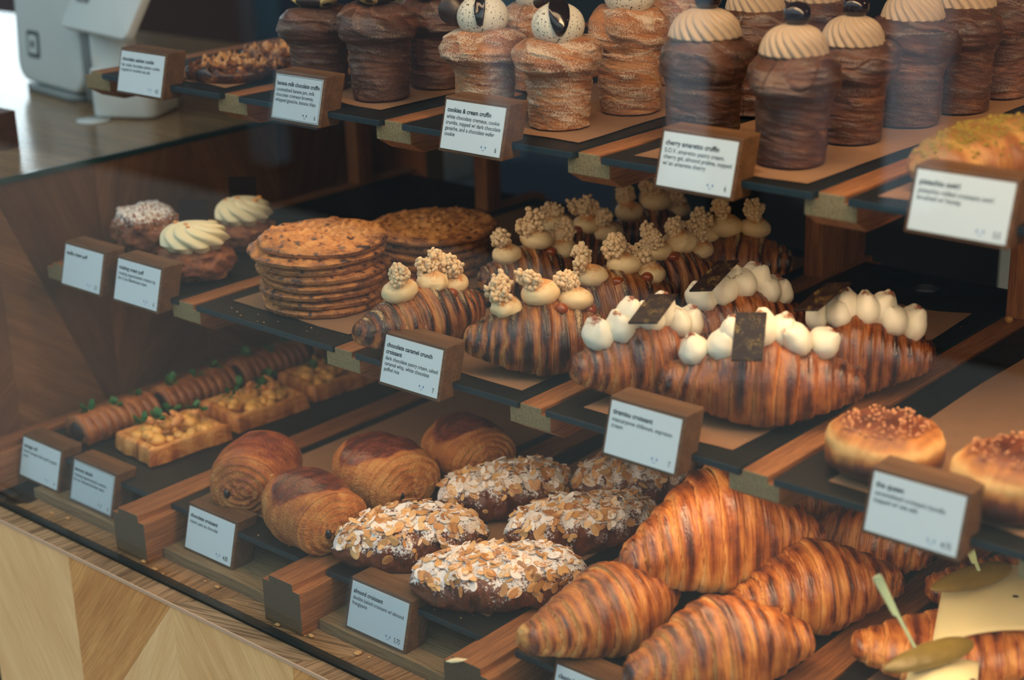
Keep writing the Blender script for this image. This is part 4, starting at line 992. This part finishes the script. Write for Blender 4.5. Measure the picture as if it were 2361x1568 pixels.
def crumbs_on(o, V, n, mat, seed, name, r=(.001, .002), lo=.2):
    rg = random.Random(seed); parts = []
    nu, nv = V.shape[:2]
    for q in range(n):
        i = rg.randint(6, nu-7); th_ = rg.gauss(PI/2, .55); j = int(th_/(2*PI)*nv) % nv
        if math.sin(th_) < lo: continue
        parts.append(ball(tuple(V[i, j]), rg.uniform(*r), 5, 6, (1.2, 1, .8), q, .3, 500))
    F = merge(parts); c = link(name, mesh(name, *F, M[mat]), o); c['kind'] = 'stuff'; return c
o, V, L = loaf('pistachio_swirl', (2108, 372), (2480, 300), .222, .074, .052, zT+.0006, 'pistachio', 95, 'large twisted pastry topped with green pistachio crumbs at the right edge', 'pastry', sug=.52)
crumbs_on(o, V, 300, 'pistachio_crumb', 5, 'pistachio_crumbs')
def qb(c, w, x, y, z):
    return .60-.62*np.exp(-((c-.34)/.24)**2)+.35*np.clip((c-.72)*4, 0, 1)+.75*np.clip(-(c-.08)*1.7, 0, 1)+.16*fbm(x*60, y*60, z*60, 4, 3)
for k, (px, py, R, H, lab) in enumerate([(2040, 1035, .0435, .044, 'left sugared queen bun with a golden top, behind the queen sign'), (2345, 1120, .0450, .050, 'right queen bun with a sugar crusted top, cut off by the photo edge')]):
    p = at(px, py, .022); o = link('queen_bun', bun_mesh(97+k, R, H, 'bun', .10, 34, 'queen_bun', .0, bakefn=qb), None, (p.x, p.y, zM+.0008)); tag(o, lab, 'bun', 'queen buns')
    rg = random.Random(k); parts = []
    for q in range(130):
        a = rg.uniform(0, 6.28); r = R*.72*math.sqrt(rg.random()); parts.append(ball((r*math.cos(a), r*math.sin(a), H*.875*(1-.13*(r/R)**2)), rg.uniform(.0007, .0015), 5, 6))
    f = link('sugar_crystals', mesh('sugar_crystals', *merge(parts), plain('caramel sugar crystals %d' % k, srgb(214, 150, 96), .25, .6)), o); f['kind'] = 'stuff'
# ------------------------------------------------------------------ savoury pastries
def leaf_cluster(seed, r=.006, n=9):
    rg = random.Random(seed); V = []; F = []
    for q in range(n):
        a = rg.uniform(0, 6.28); tl = rg.uniform(.1, 1.2); c = Vector((math.cos(a)*r*.3, math.sin(a)*r*.3, 0)); d = Vector((math.cos(a)*math.cos(tl), math.sin(a)*math.cos(tl), math.sin(tl))); sdv = Vector((-math.sin(a), math.cos(a), .2)).normalized(); b = len(V); L_ = r*rg.uniform(.7, 1.3)
        for (t_, wd) in ((0, .05), (.35, .34), (.5, .22), (.7, .36), (1, .04)):
            nn = d.cross(sdv)
            for sg_ in (-1, 1):
                V.append(tuple(c+d*L_*t_+sdv*sg_*wd*L_+nn*(.1*L_*math.sin(t_*3))))
        F += [(b+2*i, b+2*i+1, b+2*i+3, b+2*i+2) for i in range(4)]
    V = np.array(V); V2 = V.copy(); V2[:, 2] += .0003
    return mesh('parsley_sprig', *merge([(V, F), (V2, [f[::-1] for f in F])]), M['herb'])
HERB = [leaf_cluster(k) for k in range(4)]
def sroll(y0, k, x=.292, L=.094):
    lab = ['front sausage roll behind its sign', 'second sausage roll from the glass', 'third sausage roll from the glass', 'sausage roll in the dark at the back'][k]
    nu, nv = 130, 60; s = np.linspace(-1, 1, nu)[:, None]; th = np.linspace(0, 2*PI, nv, endpoint=False)[None]
    cut = np.abs(np.sin(s*PI*4.5+.5*np.sin(th)))**.35
    side_ = np.clip(np.cos(th+.3), 0, 1)
    cap = np.where(np.abs(s) > .975, .0, 1.0)
    r = (1-.16*(1-cut)*np.clip(np.abs(np.cos(th))*1.7-.35, 0, 1))*(1+.04*fbm(s*5, np.cos(th), np.sin(th), k, 2))*np.where(np.abs(s) > .99, .55, 1)
    X = .0225*r*np.cos(th); Z = .0190*r*np.sin(th); Z = np.where(Z < -.010, -.010+(Z+.010)*.1, Z); Z = Z-Z.min()
    Y = np.broadcast_to(s*L/2, X.shape)
    bk = .42+.45*(cut-.6)*np.clip(np.abs(np.cos(th))*1.7-.35, 0, 1)+.2*fbm(s*6, np.cos(th)*2, np.sin(th)*2, k+40, 2)
    V = np.stack([X, Y, Z], -1).reshape(-1, 3); P = np.stack([Y, np.broadcast_to(th*.02, X.shape), X*0], -1).reshape(-1, 3)
    F = gridF(nu, nv); F.append(tuple(range(nv-1, -1, -1))); F.append(tuple(range((nu-1)*nv, nu*nv)))
    t = link('sausage_roll', mesh('pastry_log', V, F, M['sroll'], {'bk': bk.ravel(), 'pc': P, 'sg': np.zeros(len(V))}), None, (x, y0, zB+.0003), (0, 0, -.02))
    tag(t, lab+', slashed brown pastry with parsley', 'sausage roll', 'sausage rolls')
    link('meat_filling', mesh('meat_filling', *ball((0, 0, 0), .0135, 10, 14, (1, .25, .8), 3, .2, 120), M['choc']), t, (0, -L/2, .0125))
    for q, dy in enumerate((-.30, .02, .34)):
        h = link('parsley_sprig', HERB[(k+q) % 4], t, (-.004+.006*(q % 2), dy*L, .0285), (0, 0, q*2+k)); h.scale = (1.3,)*3 if q else (1.7,)*3
for k in range(4): sroll(.012+.108*k, k)
def danish(k, y0, x=.3755):
    lab = ['front savoury danish behind its sign', 'second savoury danish, piled with golden filling and parsley', 'third savoury danish with pale filling and a nut spike', 'rear savoury danish under the middle shelf'][k]
    t = link('savoury_danish', None, None, (x, y0, zB+.0003), (0, 0, -.10)); t.empty_display_size = .02; tag(t, lab, 'danish', 'savoury danishes')
    nu, nv = 60, 60; u, v = np.meshgrid(np.linspace(-1, 1, nu), np.linspace(-1, 1, nv), indexing='ij')
    m_ = np.maximum(np.abs(u), np.abs(v)); ed = np.clip((m_-.62)/.38, 0, 1)
    X = u*.0365*(1+.05*vn(v*3, k, 1)); Y = v*.050*(1+.05*vn(u*3, k, 2)); Z = .008+.011*np.sin(np.clip(ed, 0, 1)*PI*.78)**1.2+.0010*fbm(u*9, v*9, k, 3, 2)
    Z = np.where(m_ > .995, .001, Z)
    lay = np.sin(Z*2200)*.0004; X = X+lay*np.sign(u); 
    bk = .12+.34*ed+.25*fbm(u*5, v*5, k, 6, 3)
    V1 = np.stack([X, Y, Z], -1).reshape(-1, 3); V2 = V1.copy(); V2[:, 2] = 0; V2[:, :2] *= .90
    F1 = gridF(nu, nv, False)
    V, F = merge([(V1, F1), (V2, [f[::-1] for f in F1])])
    link('pastry_base', mesh('pastry_base', V, F, M['croissant'], {'bk': np.concatenate([bk.ravel(), bk.ravel()]), 'pc': V*np.array([1, 1, 6]), 'sg': np.zeros(len(V))}), t)
    rg = random.Random(k+5); parts = []
    for q in range(40):
        px_, py_ = rg.uniform(-.023, .023), rg.uniform(-.036, .036); parts.append(ball((px_, py_, .013+rg.uniform(0, .013)*(1-abs(px_)/.03)), rg.uniform(.005, .0085), 9, 11, (1.1, .9, .75), q, .18, 90))
    link('creamy_filling', mesh('creamy_filling', *merge(parts), M['filling']), t)
    for q in range(7):
        link('nut_piece', mesh('nut_piece', *ball((0, 0, 0), rg.uniform(.0035, .0055), 8, 9, (.9, 1.5, .5), q, .3, 150), M['nut']), t, (rg.uniform(-.014, .014), rg.uniform(-.028, .028), .0275+rg.uniform(0, .004)), (rg.uniform(-1.2, 1.2), rg.uniform(-1.2, 1.2), rg.uniform(0, 3)))
    for q in range(4):
        link('parsley_sprig', HERB[(k+q) % 4], t, (rg.uniform(-.018, .018), -.030+.020*q, .0295), (0, 0, q*1.7)).scale = (1.6,)*3
for k in range(4): danish(k, .026+.112*k)
# ------------------------------------------------------------------ cheese sandwiches
def sandwich(px, py, hd, seed, label, pick_to):
    p = at(px, py, zB+.0); t = link('cheese_sandwich', None, None, (p.x, p.y, zB+.0008), (0, 0, hd)); t.empty_display_size = .02; tag(t, label, 'sandwich', 'croissant sandwiches')
    me, inf = croissant_mesh('croissant_base', .150, .036, M['croissant'], seed, .03, 5, bakeb=-.05)
    b = link('croissant_base', me, t); b.scale = (1, 1.15, .80)
    return t, inf
def slab_poly(name, pts, z, th_, mat, parent, bend=.0, rot=(0, 0, 0), loc=(0, 0, 0), holes=()):
    n = 22
    # bilinear patch between four corners
    (a, b, c, d) = [np.array(q, float) for q in pts]
    u, v = np.meshgrid(np.linspace(0, 1, n), np.linspace(0, 1, n), indexing='ij')
    X = ((1-u)*(1-v))[..., None]*a+(u*(1-v))[..., None]*b+(u*v)[..., None]*c+((1-u)*v)[..., None]*d
    zz = z-bend*((u-.5)**2+(v-.5)**2)*4*.5+.0015*vn(u*3, v*3, z*100, 4)
    V1 = np.concatenate([X, zz[..., None]], -1).reshape(-1, 3); V2 = V1.copy(); V2[:, 2] -= th_
    keep = [f for f in gridF(n, n, False) if not any((X.reshape(-1, 2)[f[0]][0]-hx)**2+(X.reshape(-1, 2)[f[0]][1]-hy)**2 < hr*hr for hx, hy, hr in holes)]
    rim = [(i*n) for i in range(n)]
    border = [i*n for i in range(n)]+[(n-1)*n+j for j in range(1, n)]+[i*n+n-1 for i in range(n-2, -1, -1)]+[j for j in range(n-2, 0, -1)]
    N = n*n; F = list(keep)+[tuple(N+i for i in f[::-1]) for f in keep]+[(border[i], border[(i+1) % len(border)], N+border[(i+1) % len(border)], N+border[i]) for i in range(len(border))]
    o = link(name, mesh(name, np.concatenate([V1, V2]), F, mat), parent, loc, rot); return o
def pickle_mesh(L, r, seed):
    nu, nv = 60, 30; s = np.linspace(-1, 1, nu)[:, None]; th = np.linspace(0, 2*PI, nv, endpoint=False)[None]
    env = np.clip(1-np.abs(s)**3, 0, 1)**.6*(1-.35*np.clip(-s, 0, 1))
    k = 1+.05*fbm(s*8, np.cos(th)*2, np.sin(th)*2, seed, 2)
    return mesh('pickle_slice', np.stack([np.broadcast_to(s*L/2, (nu, nv)), r*env*k*np.cos(th), r*.65*env*k*np.sin(th)], -1).reshape(-1, 3), [tuple(reversed(f)) for f in gridF(nu, nv)], M['pickle'])
def pick_mesh(L):
    pts = [(-.0009, 0), (.0009, 0), (.0012, L*.55), (.0030, L*.58), (.0036, L*.97), (.0028, L), (-.0022, L), (-.0030, L*.97), (-.0012, L*.55)]
    V, F = prismY([(x, z) for x, z in pts], -.0009, .0009); return mesh('bamboo_pick', V, F, M['pick'], smooth=False)
def to_local(t, w):
    bpy.context.view_layer.update(); return t.matrix_world.inverted() @ Vector(w)
def build_sandwich(px, py, hd, seed, label, cheese_px, zc, pick_px, pk_z, pick_len, pickle_px, pz, pk_hd):
    t, inf = sandwich(px, py, hd, seed, label, None)
    cs = [to_local(t, at(a, b, zc)) for a, b in cheese_px]
    cx_ = sum(c.x for c in cs)/4; cy_ = sum(c.y for c in cs)/4
    holes = [(cx_+.02, cy_-.006, .0016), (cx_-.018, cy_+.006, .0018), (cx_+.006, cy_+.016, .0014)]
    slab_poly('cheese_slice', [(c.x, c.y) for c in cs], cs[0].z, .0022, M['cheese'], t, .010)
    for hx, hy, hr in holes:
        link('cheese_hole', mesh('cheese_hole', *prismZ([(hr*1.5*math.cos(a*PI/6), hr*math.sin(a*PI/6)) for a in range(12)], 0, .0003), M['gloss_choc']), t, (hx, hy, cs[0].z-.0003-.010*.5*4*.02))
    pp = to_local(t, at(pickle_px[0], pickle_px[1], pz))
    link('pickle_slice', pickle_mesh(.084, .0098, seed), t, pp, (.5, .04, pk_hd-hd))
    a = to_local(t, at(pick_px[0][0], pick_px[0][1], pk_z)); top = at(pick_px[1][0], pick_px[1][1], pk_z+pick_len); b = to_local(t, top)
    d = (b-a); L = d.length; d.normalize()
    k = link('bamboo_pick', pick_mesh(L+.012), t, a-d*.012)
    # broad side turned towards the street
    fwd = t.matrix_world.to_3x3().inverted() @ (-fw); xx = fwd.cross(d).normalized(); yy = d.cross(xx)
    W = Matrix((xx, yy, d)).transposed().to_4x4(); W.translation = a-d*.012; k.matrix_local = W
build_sandwich(2190, 1560, .62, 101, 'front cheese and pickle croissant sandwich with a tall bamboo pick', [(2070, 1610), (2110, 1490), (2260, 1500), (2250, 1620)], -.118, ((2112, 1498), (2022, 1328)), -.106, .062, (2142, 1512), -.110, 1.22)
build_sandwich(2345, 1422, .62, 102, 'rear croissant sandwich draped with a large swiss cheese slice and a pickle', [(2150, 1465), (2180, 1310), (2400, 1270), (2370, 1420)], -.118, ((2258, 1318), (2236, 1262)), -.104, .030, (2240, 1332), -.108, 1.22)
# ------------------------------------------------------------------ crumbs
def crumbs(label, pts, z, seed):
    rg = random.Random(seed); parts = []
    cx = sum(p[0] for p in pts)/len(pts); cy = sum(p[1] for p in pts)/len(pts)
    for x, y, r in pts: parts.append(ball((x-cx, y-cy, r*.5), r, 5, 6, (1.4, .9, .5), rg.randint(0, 99), .4, 900))
    o = link('pastry_crumbs', mesh('pastry_crumbs', *merge(parts), M['crumb']), None, (cx, cy, z)); tag(o, label, 'crumbs', None, 'stuff')
rg = random.Random(3)
crumbs('scattered pastry crumbs on the oak ledge behind the glass', [(rg.uniform(.28, 1.1), rg.uniform(-.110, -.092), rg.choice([.0006, .0009, .0014, .0026])) for _ in range(46)], FZ+.0006, 1)
crumbs('fine crumbs on the slate in front of the almond croissants', [(rg.uniform(.72, .88), rg.uniform(-.064, .10), rg.uniform(.0003, .0008)) for _ in range(60)], zB+.0001, 2)
crumbs('fine crumbs on the slate around the chocolate croissants', [(rg.uniform(.50, .67), rg.uniform(-.064, .10), rg.uniform(.0003, .0008)) for _ in range(30)], zB+.0001, 3)
crumbs('a few crumbs on the slate beside the front cookie stack', [(rg.uniform(.50, .67), rg.uniform(.003, .03), rg.uniform(.0003, .0009)) for _ in range(14)], zM-.0001, 4)
crumbs('a few crumbs on the slate in front of the tiramisu croissants', [(rg.uniform(.93, 1.1), rg.uniform(.003, .40), rg.uniform(.0003, .0008)) for _ in range(22)], zM-.0001, 5)
p = at(1052, 1524, -.1743); o = link('cream_smear', mesh('cream_smear', *ball((0, 0, 0), .0052, 10, 14, (1.5, .6, .30), 6, .5, 300), M['puffcream']), None, (p.x, p.y, -.1738), (0, 0, .9)); tag(o, 'small white cream smear on the front end of the fourth bottom rail', 'smear')
p = at(2340, 735, .010); o = link('brass_knob', mesh('brass_knob', *ball((0, 0, .0035), .0038, 10, 14), plain('brass', srgb(176, 128, 62), .35, .5)), None, (p.x-.004, p.y-.003, .0058)); tag(o, 'tiny brass knob at the foot of the rightmost upright oak board', 'knob')
# ------------------------------------------------------------------ things on and behind the counter
def rbox(w, d, h, r, axis='z', seg=6):
    pts = []
    for cx_, cy_, a0 in ((w/2-r, d/2-r, 0), (-w/2+r, d/2-r, PI/2), (-w/2+r, -d/2+r, PI), (w/2-r, -d/2+r, 1.5*PI)):
        pts += [(cx_+r*math.cos(a0+k*PI/2/seg), cy_+r*math.sin(a0+k*PI/2/seg)) for k in range(seg+1)]
    return pts
ZC = .0947
t = link('till', None, None, (-.168, .305, ZC), (0, 0, -.14)); t.empty_display_size = .05; tag(t, 'white card till standing on the counter with a square emblem on its front', 'till')
V, F = prismY([(x, z+.135) for x, z in rbox(.19, .27, 0, .028)], -.026, .026)
body = link('till_stand', mesh('till_stand', V, F, M['white_plastic']), t, (0, 0, .010)); body.rotation_euler = (-.06, 0, 0); bevel(body, .006, 3)
for s_, h_, m_, nm_ in ((.0175, .0012, 'logo', 'emblem_ring'), (.0120, .0018, 'white_plastic', 'emblem_inner'), (.0045, .0024, 'logo', 'emblem_dot')):
    V, F = prismY([(x, z) for x, z in rbox(2*s_, 2*s_, 0, s_*.28)], -h_, 0)
    link(nm_, mesh(nm_, V, F, M[m_], smooth=False), body, (-.040, -.026, .052))
p_ = at(262, -25, .245)
V, F = prismY([(x, z) for x, z in rbox(.17, .12, 0, .010)], -.006, .006)
scr = link('till_screen', mesh('till_screen', V, F, M['white_plastic']), t); bpy.context.view_layer.update(); scr.location = t.matrix_world.inverted() @ p_; scr.rotation_euler = (-.55, 0, 0); bevel(scr, .002)
V, F = prismY([(x, z) for x, z in rbox(.03, .16, 0, .008)], -.02, .02)
nk = link('till_neck', mesh('till_neck', V, F, M['grey_plastic']), t); nk.location = (scr.location.x*.7, scr.location.y*.8, .085)
V, F = prismZ(rbox(.15, .10, 0, .02), 0, .009); link('till_foot', mesh('till_foot', V, F, M['grey_plastic']), t, (0.0, .02, 0))
o = link('card_reader_dock', None, None, (.018, .278, ZC)); o.empty_display_size = .03; tag(o, 'white card reader dock on the counter behind the cashew cookie sign', 'card reader')
V, F = prismZ(rbox(.085, .085, 0, .016), 0, .060); b_ = link('dock_body', mesh('dock_body', V, F, M['white_plastic']), o, (0, 0, .001), (0, 0, .5)); bevel(b_, .004, 3)
V, F = prismZ(rbox(.05, .034, 0, .006), 0, .10); b_ = link('reader', mesh('reader', V, F, M['white_plastic']), o, (-.030, -.004, .004), (0, 0, .5)); bevel(b_, .003, 3)
o = link('paper_napkin', mesh('paper_napkin', *prismZ([(.022*math.cos(a*PI/12)*(1+.06*math.sin(3*a)), .020*math.sin(a*PI/12)) for a in range(24)], 0, .0012), M['white_plastic']), None, (.015, .215, ZC)); tag(o, 'small round white coaster lying on the counter before the card reader', 'coaster')
o = box('wooden_block', -.03, .068, .052, .078, ZC, ZC+.042, wood('walnut block', srgb(96, 66, 46), srgb(60, 40, 28), 0)); tag(o, 'dark wooden sign block at the left edge of the counter', 'wooden block')
# back of the shop
tb = link('back_worktop', None, None, (.35, 1.15, -1.1)); tb.empty_display_size = .1; tag(tb, 'grey metal worktop behind the display case', 'worktop')
box('worktop_slab', -.72, 2.2, -.27, .30, 1.1-.20, 1.1-.165, M['steel'], tb)
box('worktop_cabinet', -.70, 2.15, -.22, .28, 0, 1.1-.20, M['black'], tb, 0)
o = box('white_carton', -.245, -.150, .97, 1.07, -.165, -.095, M['carton']); tag(o, 'small white carton on the back worktop, seen below the cookies and cream sign', 'carton')
o = box('paper_stack', .878, .898, .90, 1.02, -.165, -.070, M['carton']); tag(o, 'stack of white boxes on the back worktop at the right edge', 'carton')
o = box('black_machine', .30, .872, 1.0, 1.30, -.165, .10, M['black']); bevel(o, .01, 3); tag(o, 'black kitchen appliance on the back worktop behind the empty tray', 'appliance')
o = box('blue_crate', -.06, .22, .98, 1.30, -.165, -.05, plain('blue grey crate', srgb(60, 76, 96), .6, .3)); tag(o, 'blue grey crate on the back worktop behind the cookies', 'crate')
o = box('oak_post', -.85, -.74, 1.55, 1.66, -1.1, 1.6, M['tan']); tag(o, 'tan wooden post in the blurred back of the shop', 'post')
o = box('navy_apron_rack', -1.25, -.90, 1.50, 1.75, -1.1, .75, M['navy']); bevel(o, .05, 4); tag(o, 'dark navy cloth covered rack behind the counter', 'rack')
o = box('teal_cabinet', -.50, .10, 1.50, 1.85, -1.1, .8, plain('dark teal cabinet', srgb(22, 44, 52), .5, .4)); tag(o, 'dark teal cabinet at the back, behind the top shelf cookies', 'cabinet')
o = box('red_brown_shelf', -1.9, -.95, .98, 1.28, -1.1, .10, plain('mahogany shelf', srgb(74, 44, 40), .6, .3)); tag(o, 'low red brown shelf behind the till', 'shelf')
# ------------------------------------------------------------------ the shop and the street
def struct(name, *a, **k):
    o = box(name, *a, **k); o['kind'] = 'structure'; return o
struct('floor', -9, 7, FY+.02, 3.6, -1.16, -1.1, plain('shop floor', srgb(96, 88, 80), .5, .3), bv=0)
struct('ceiling', -9, 7, FY-.05, 3.6, 1.75, 1.85, M['ceil'], bv=0)
struct('wall_back', -9, 7, 3.5, 3.6, -1.1, 1.75, M['darkwall'], bv=0)
def lit():
    t = NT('daylit window pane'); e = t.n('ShaderNodeEmission'); e.inputs[0].default_value = (.80, .93, 1, 1); e.inputs[1].default_value = 5.5; t.l(e.outputs[0], t.out.inputs[0]); return t.m
wn = struct('window_1', -7.3, -4.6, 3.46, 3.5, .35, 1.65, M['carton'], bv=0)
wp = box('window_pane', -1.28, 1.28, -.035, -.021, .07, 1.23, lit(), wn, 0)
struct('wall_right', 6.9, 7, FY, 3.5, -1.1, 1.75, M['darkwall'], bv=0)
# case base under the parquet
struct('trim_1', .18, X1, FY+.03, .60, -1.1, FZ-.021, M['darkwall'], bv=0)
struct('pavement', -30, 30, -26, FY-.004, -1.16, -1.1, M['paving'], bv=0) if False else None
pv = box('pavement', -30, 30, -26, FY+.02, -1.16, -1.1, M['paving'], bv=0); pv['kind'] = 'structure'
fc = box('facade_upper', -12, 14, FY-.06, .3, 1.86, 4.2, M['facade'], bv=0); fc['kind'] = 'structure'
rd = box('road', -30, 30, -21.9, -3.3, -1.1, -1.085, plain('asphalt', srgb(62, 66, 70), .8, .3, .2, 4), bv=0); rd['kind'] = 'structure'
hs = box('houses_opposite', -40, 30, -26, -22, -1.1, 7, plain('far house front', srgb(60, 62, 66), .8, .2, .2, .6), bv=0); hs['kind'] = 'structure'
def street(px, D, w_, zt, mat, label, name='added_reflection_post'):  # posts added only to put bright and dark bands into the glass reflection
    d = fw + rt2*((px-CX)/FPX) - up2*((200-CY)/FPX); h = math.hypot(d.x, d.y); dx, dy = d.x/h, d.y/h
    t = (GY-CAM.y)/dy; x = CAM.x+dx*D; y = GY-(D-t)*dy
    o = box(name, x-w_/2, x+w_/2, y-.06, y+.06, -1.1, zt, mat, bv=.01); tag(o, label, 'post')
WP = plain('pale reflection post', srgb(190, 222, 236), .6, .3); DP = plain('dark reflection post', srgb(30, 36, 42), .6, .3)
street(1600, 6.3, .17, 1.9, WP, 'broad white post added across the pavement for its reflection above the cherry sign')
street(1862, 6.6, .15, 2.2, WP, 'white post added across the pavement for its reflection beside the front cherry')
street(2120, 6.0, .20, 1.5, WP, 'widest white post added across the pavement for its reflection at right')
street(1165, 6.8, .12, 2.0, WP, 'white post added across the pavement for its reflection between the sugared cruffins')
street(612, 6.9, .13, 2.4, WP, 'white post added across the pavement for its reflection left of the banana cruffins')
street(1700, 5.6, .16, 2.4, DP, 'dark post added across the pavement for a dark gap between two white reflections')
# ------------------------------------------------------------------ light
sc = bpy.context.scene
w = bpy.data.worlds.new('world'); sc.world = w; w.use_nodes = True; nt = w.node_tree; nt.nodes.clear()
bg = nt.nodes.new('ShaderNodeBackground'); ow = nt.nodes.new('ShaderNodeOutputWorld'); bg.inputs[0].default_value = (.64, .77, .83, 1)
tc = nt.nodes.new('ShaderNodeTexCoord'); sx_ = nt.nodes.new('ShaderNodeSeparateXYZ'); mr = nt.nodes.new('ShaderNodeMapRange')
nt.links.new(tc.outputs['Generated'], sx_.inputs[0]); nt.links.new(sx_.outputs['Z'], mr.inputs[0])
for i_, v_ in ((1, 0.), (2, .8), (3, .50), (4, 2.3)): mr.inputs[i_].default_value = v_
nt.links.new(mr.outputs[0], bg.inputs[1])
nt.links.new(bg.outputs[0], ow.inputs[0])
def area(name, loc, target, sx, sy, power, col, spread=PI):
    l = bpy.data.lights.new(name, 'AREA'); l.shape = 'RECTANGLE'; l.size = sx; l.size_y = sy; l.energy = power; l.color = col; l.spread = spread
    o = bpy.data.objects.new(name, l); C.objects.link(o); o.location = loc
    o.rotation_euler = (Vector(target)-Vector(loc)).to_track_quat('-Z', 'Y').to_euler(); return o
WARM = (1.0, .62, .33)
area('case_strip_light', (1.75, -.03, .66), (1.75, .16, -.1), 1.5, .05, 9.0, WARM)
area('case_strip_light_left', (.62, -.01, .66), (.62, .16, -.1), .75, .05, 1.3, (1.0, .64, .38))
for xx, ww, pw in ((.62, .72, .34), (1.45, .90, 1.0)):
    area('top_shelf_strip_light', (xx, .095, .166), (xx, .13, 0), ww, .008, pw, WARM)
    area('middle_shelf_strip_light', (xx, .022, -.030), (xx, .045, -.2), ww, .008, pw*1.35, WARM)
area('pendant_light', (2.1, .75, .95), (1.1, .2, .1), .22, .22, 12, WARM)
sun = bpy.data.lights.new('sun', 'SUN'); sun.energy = 5.5; sun.angle = .02; sun.color = (.9, .95, 1)
so = bpy.data.objects.new('sun', sun); C.objects.link(so); so.rotation_euler = (math.radians(-38), math.radians(14), 0)
sc.view_settings.view_transform = 'Standard'; sc.view_settings.look = 'None'; sc.view_settings.gamma = 1; sc.view_settings.use_curve_mapping = False
sc.view_settings.exposure = -0.18
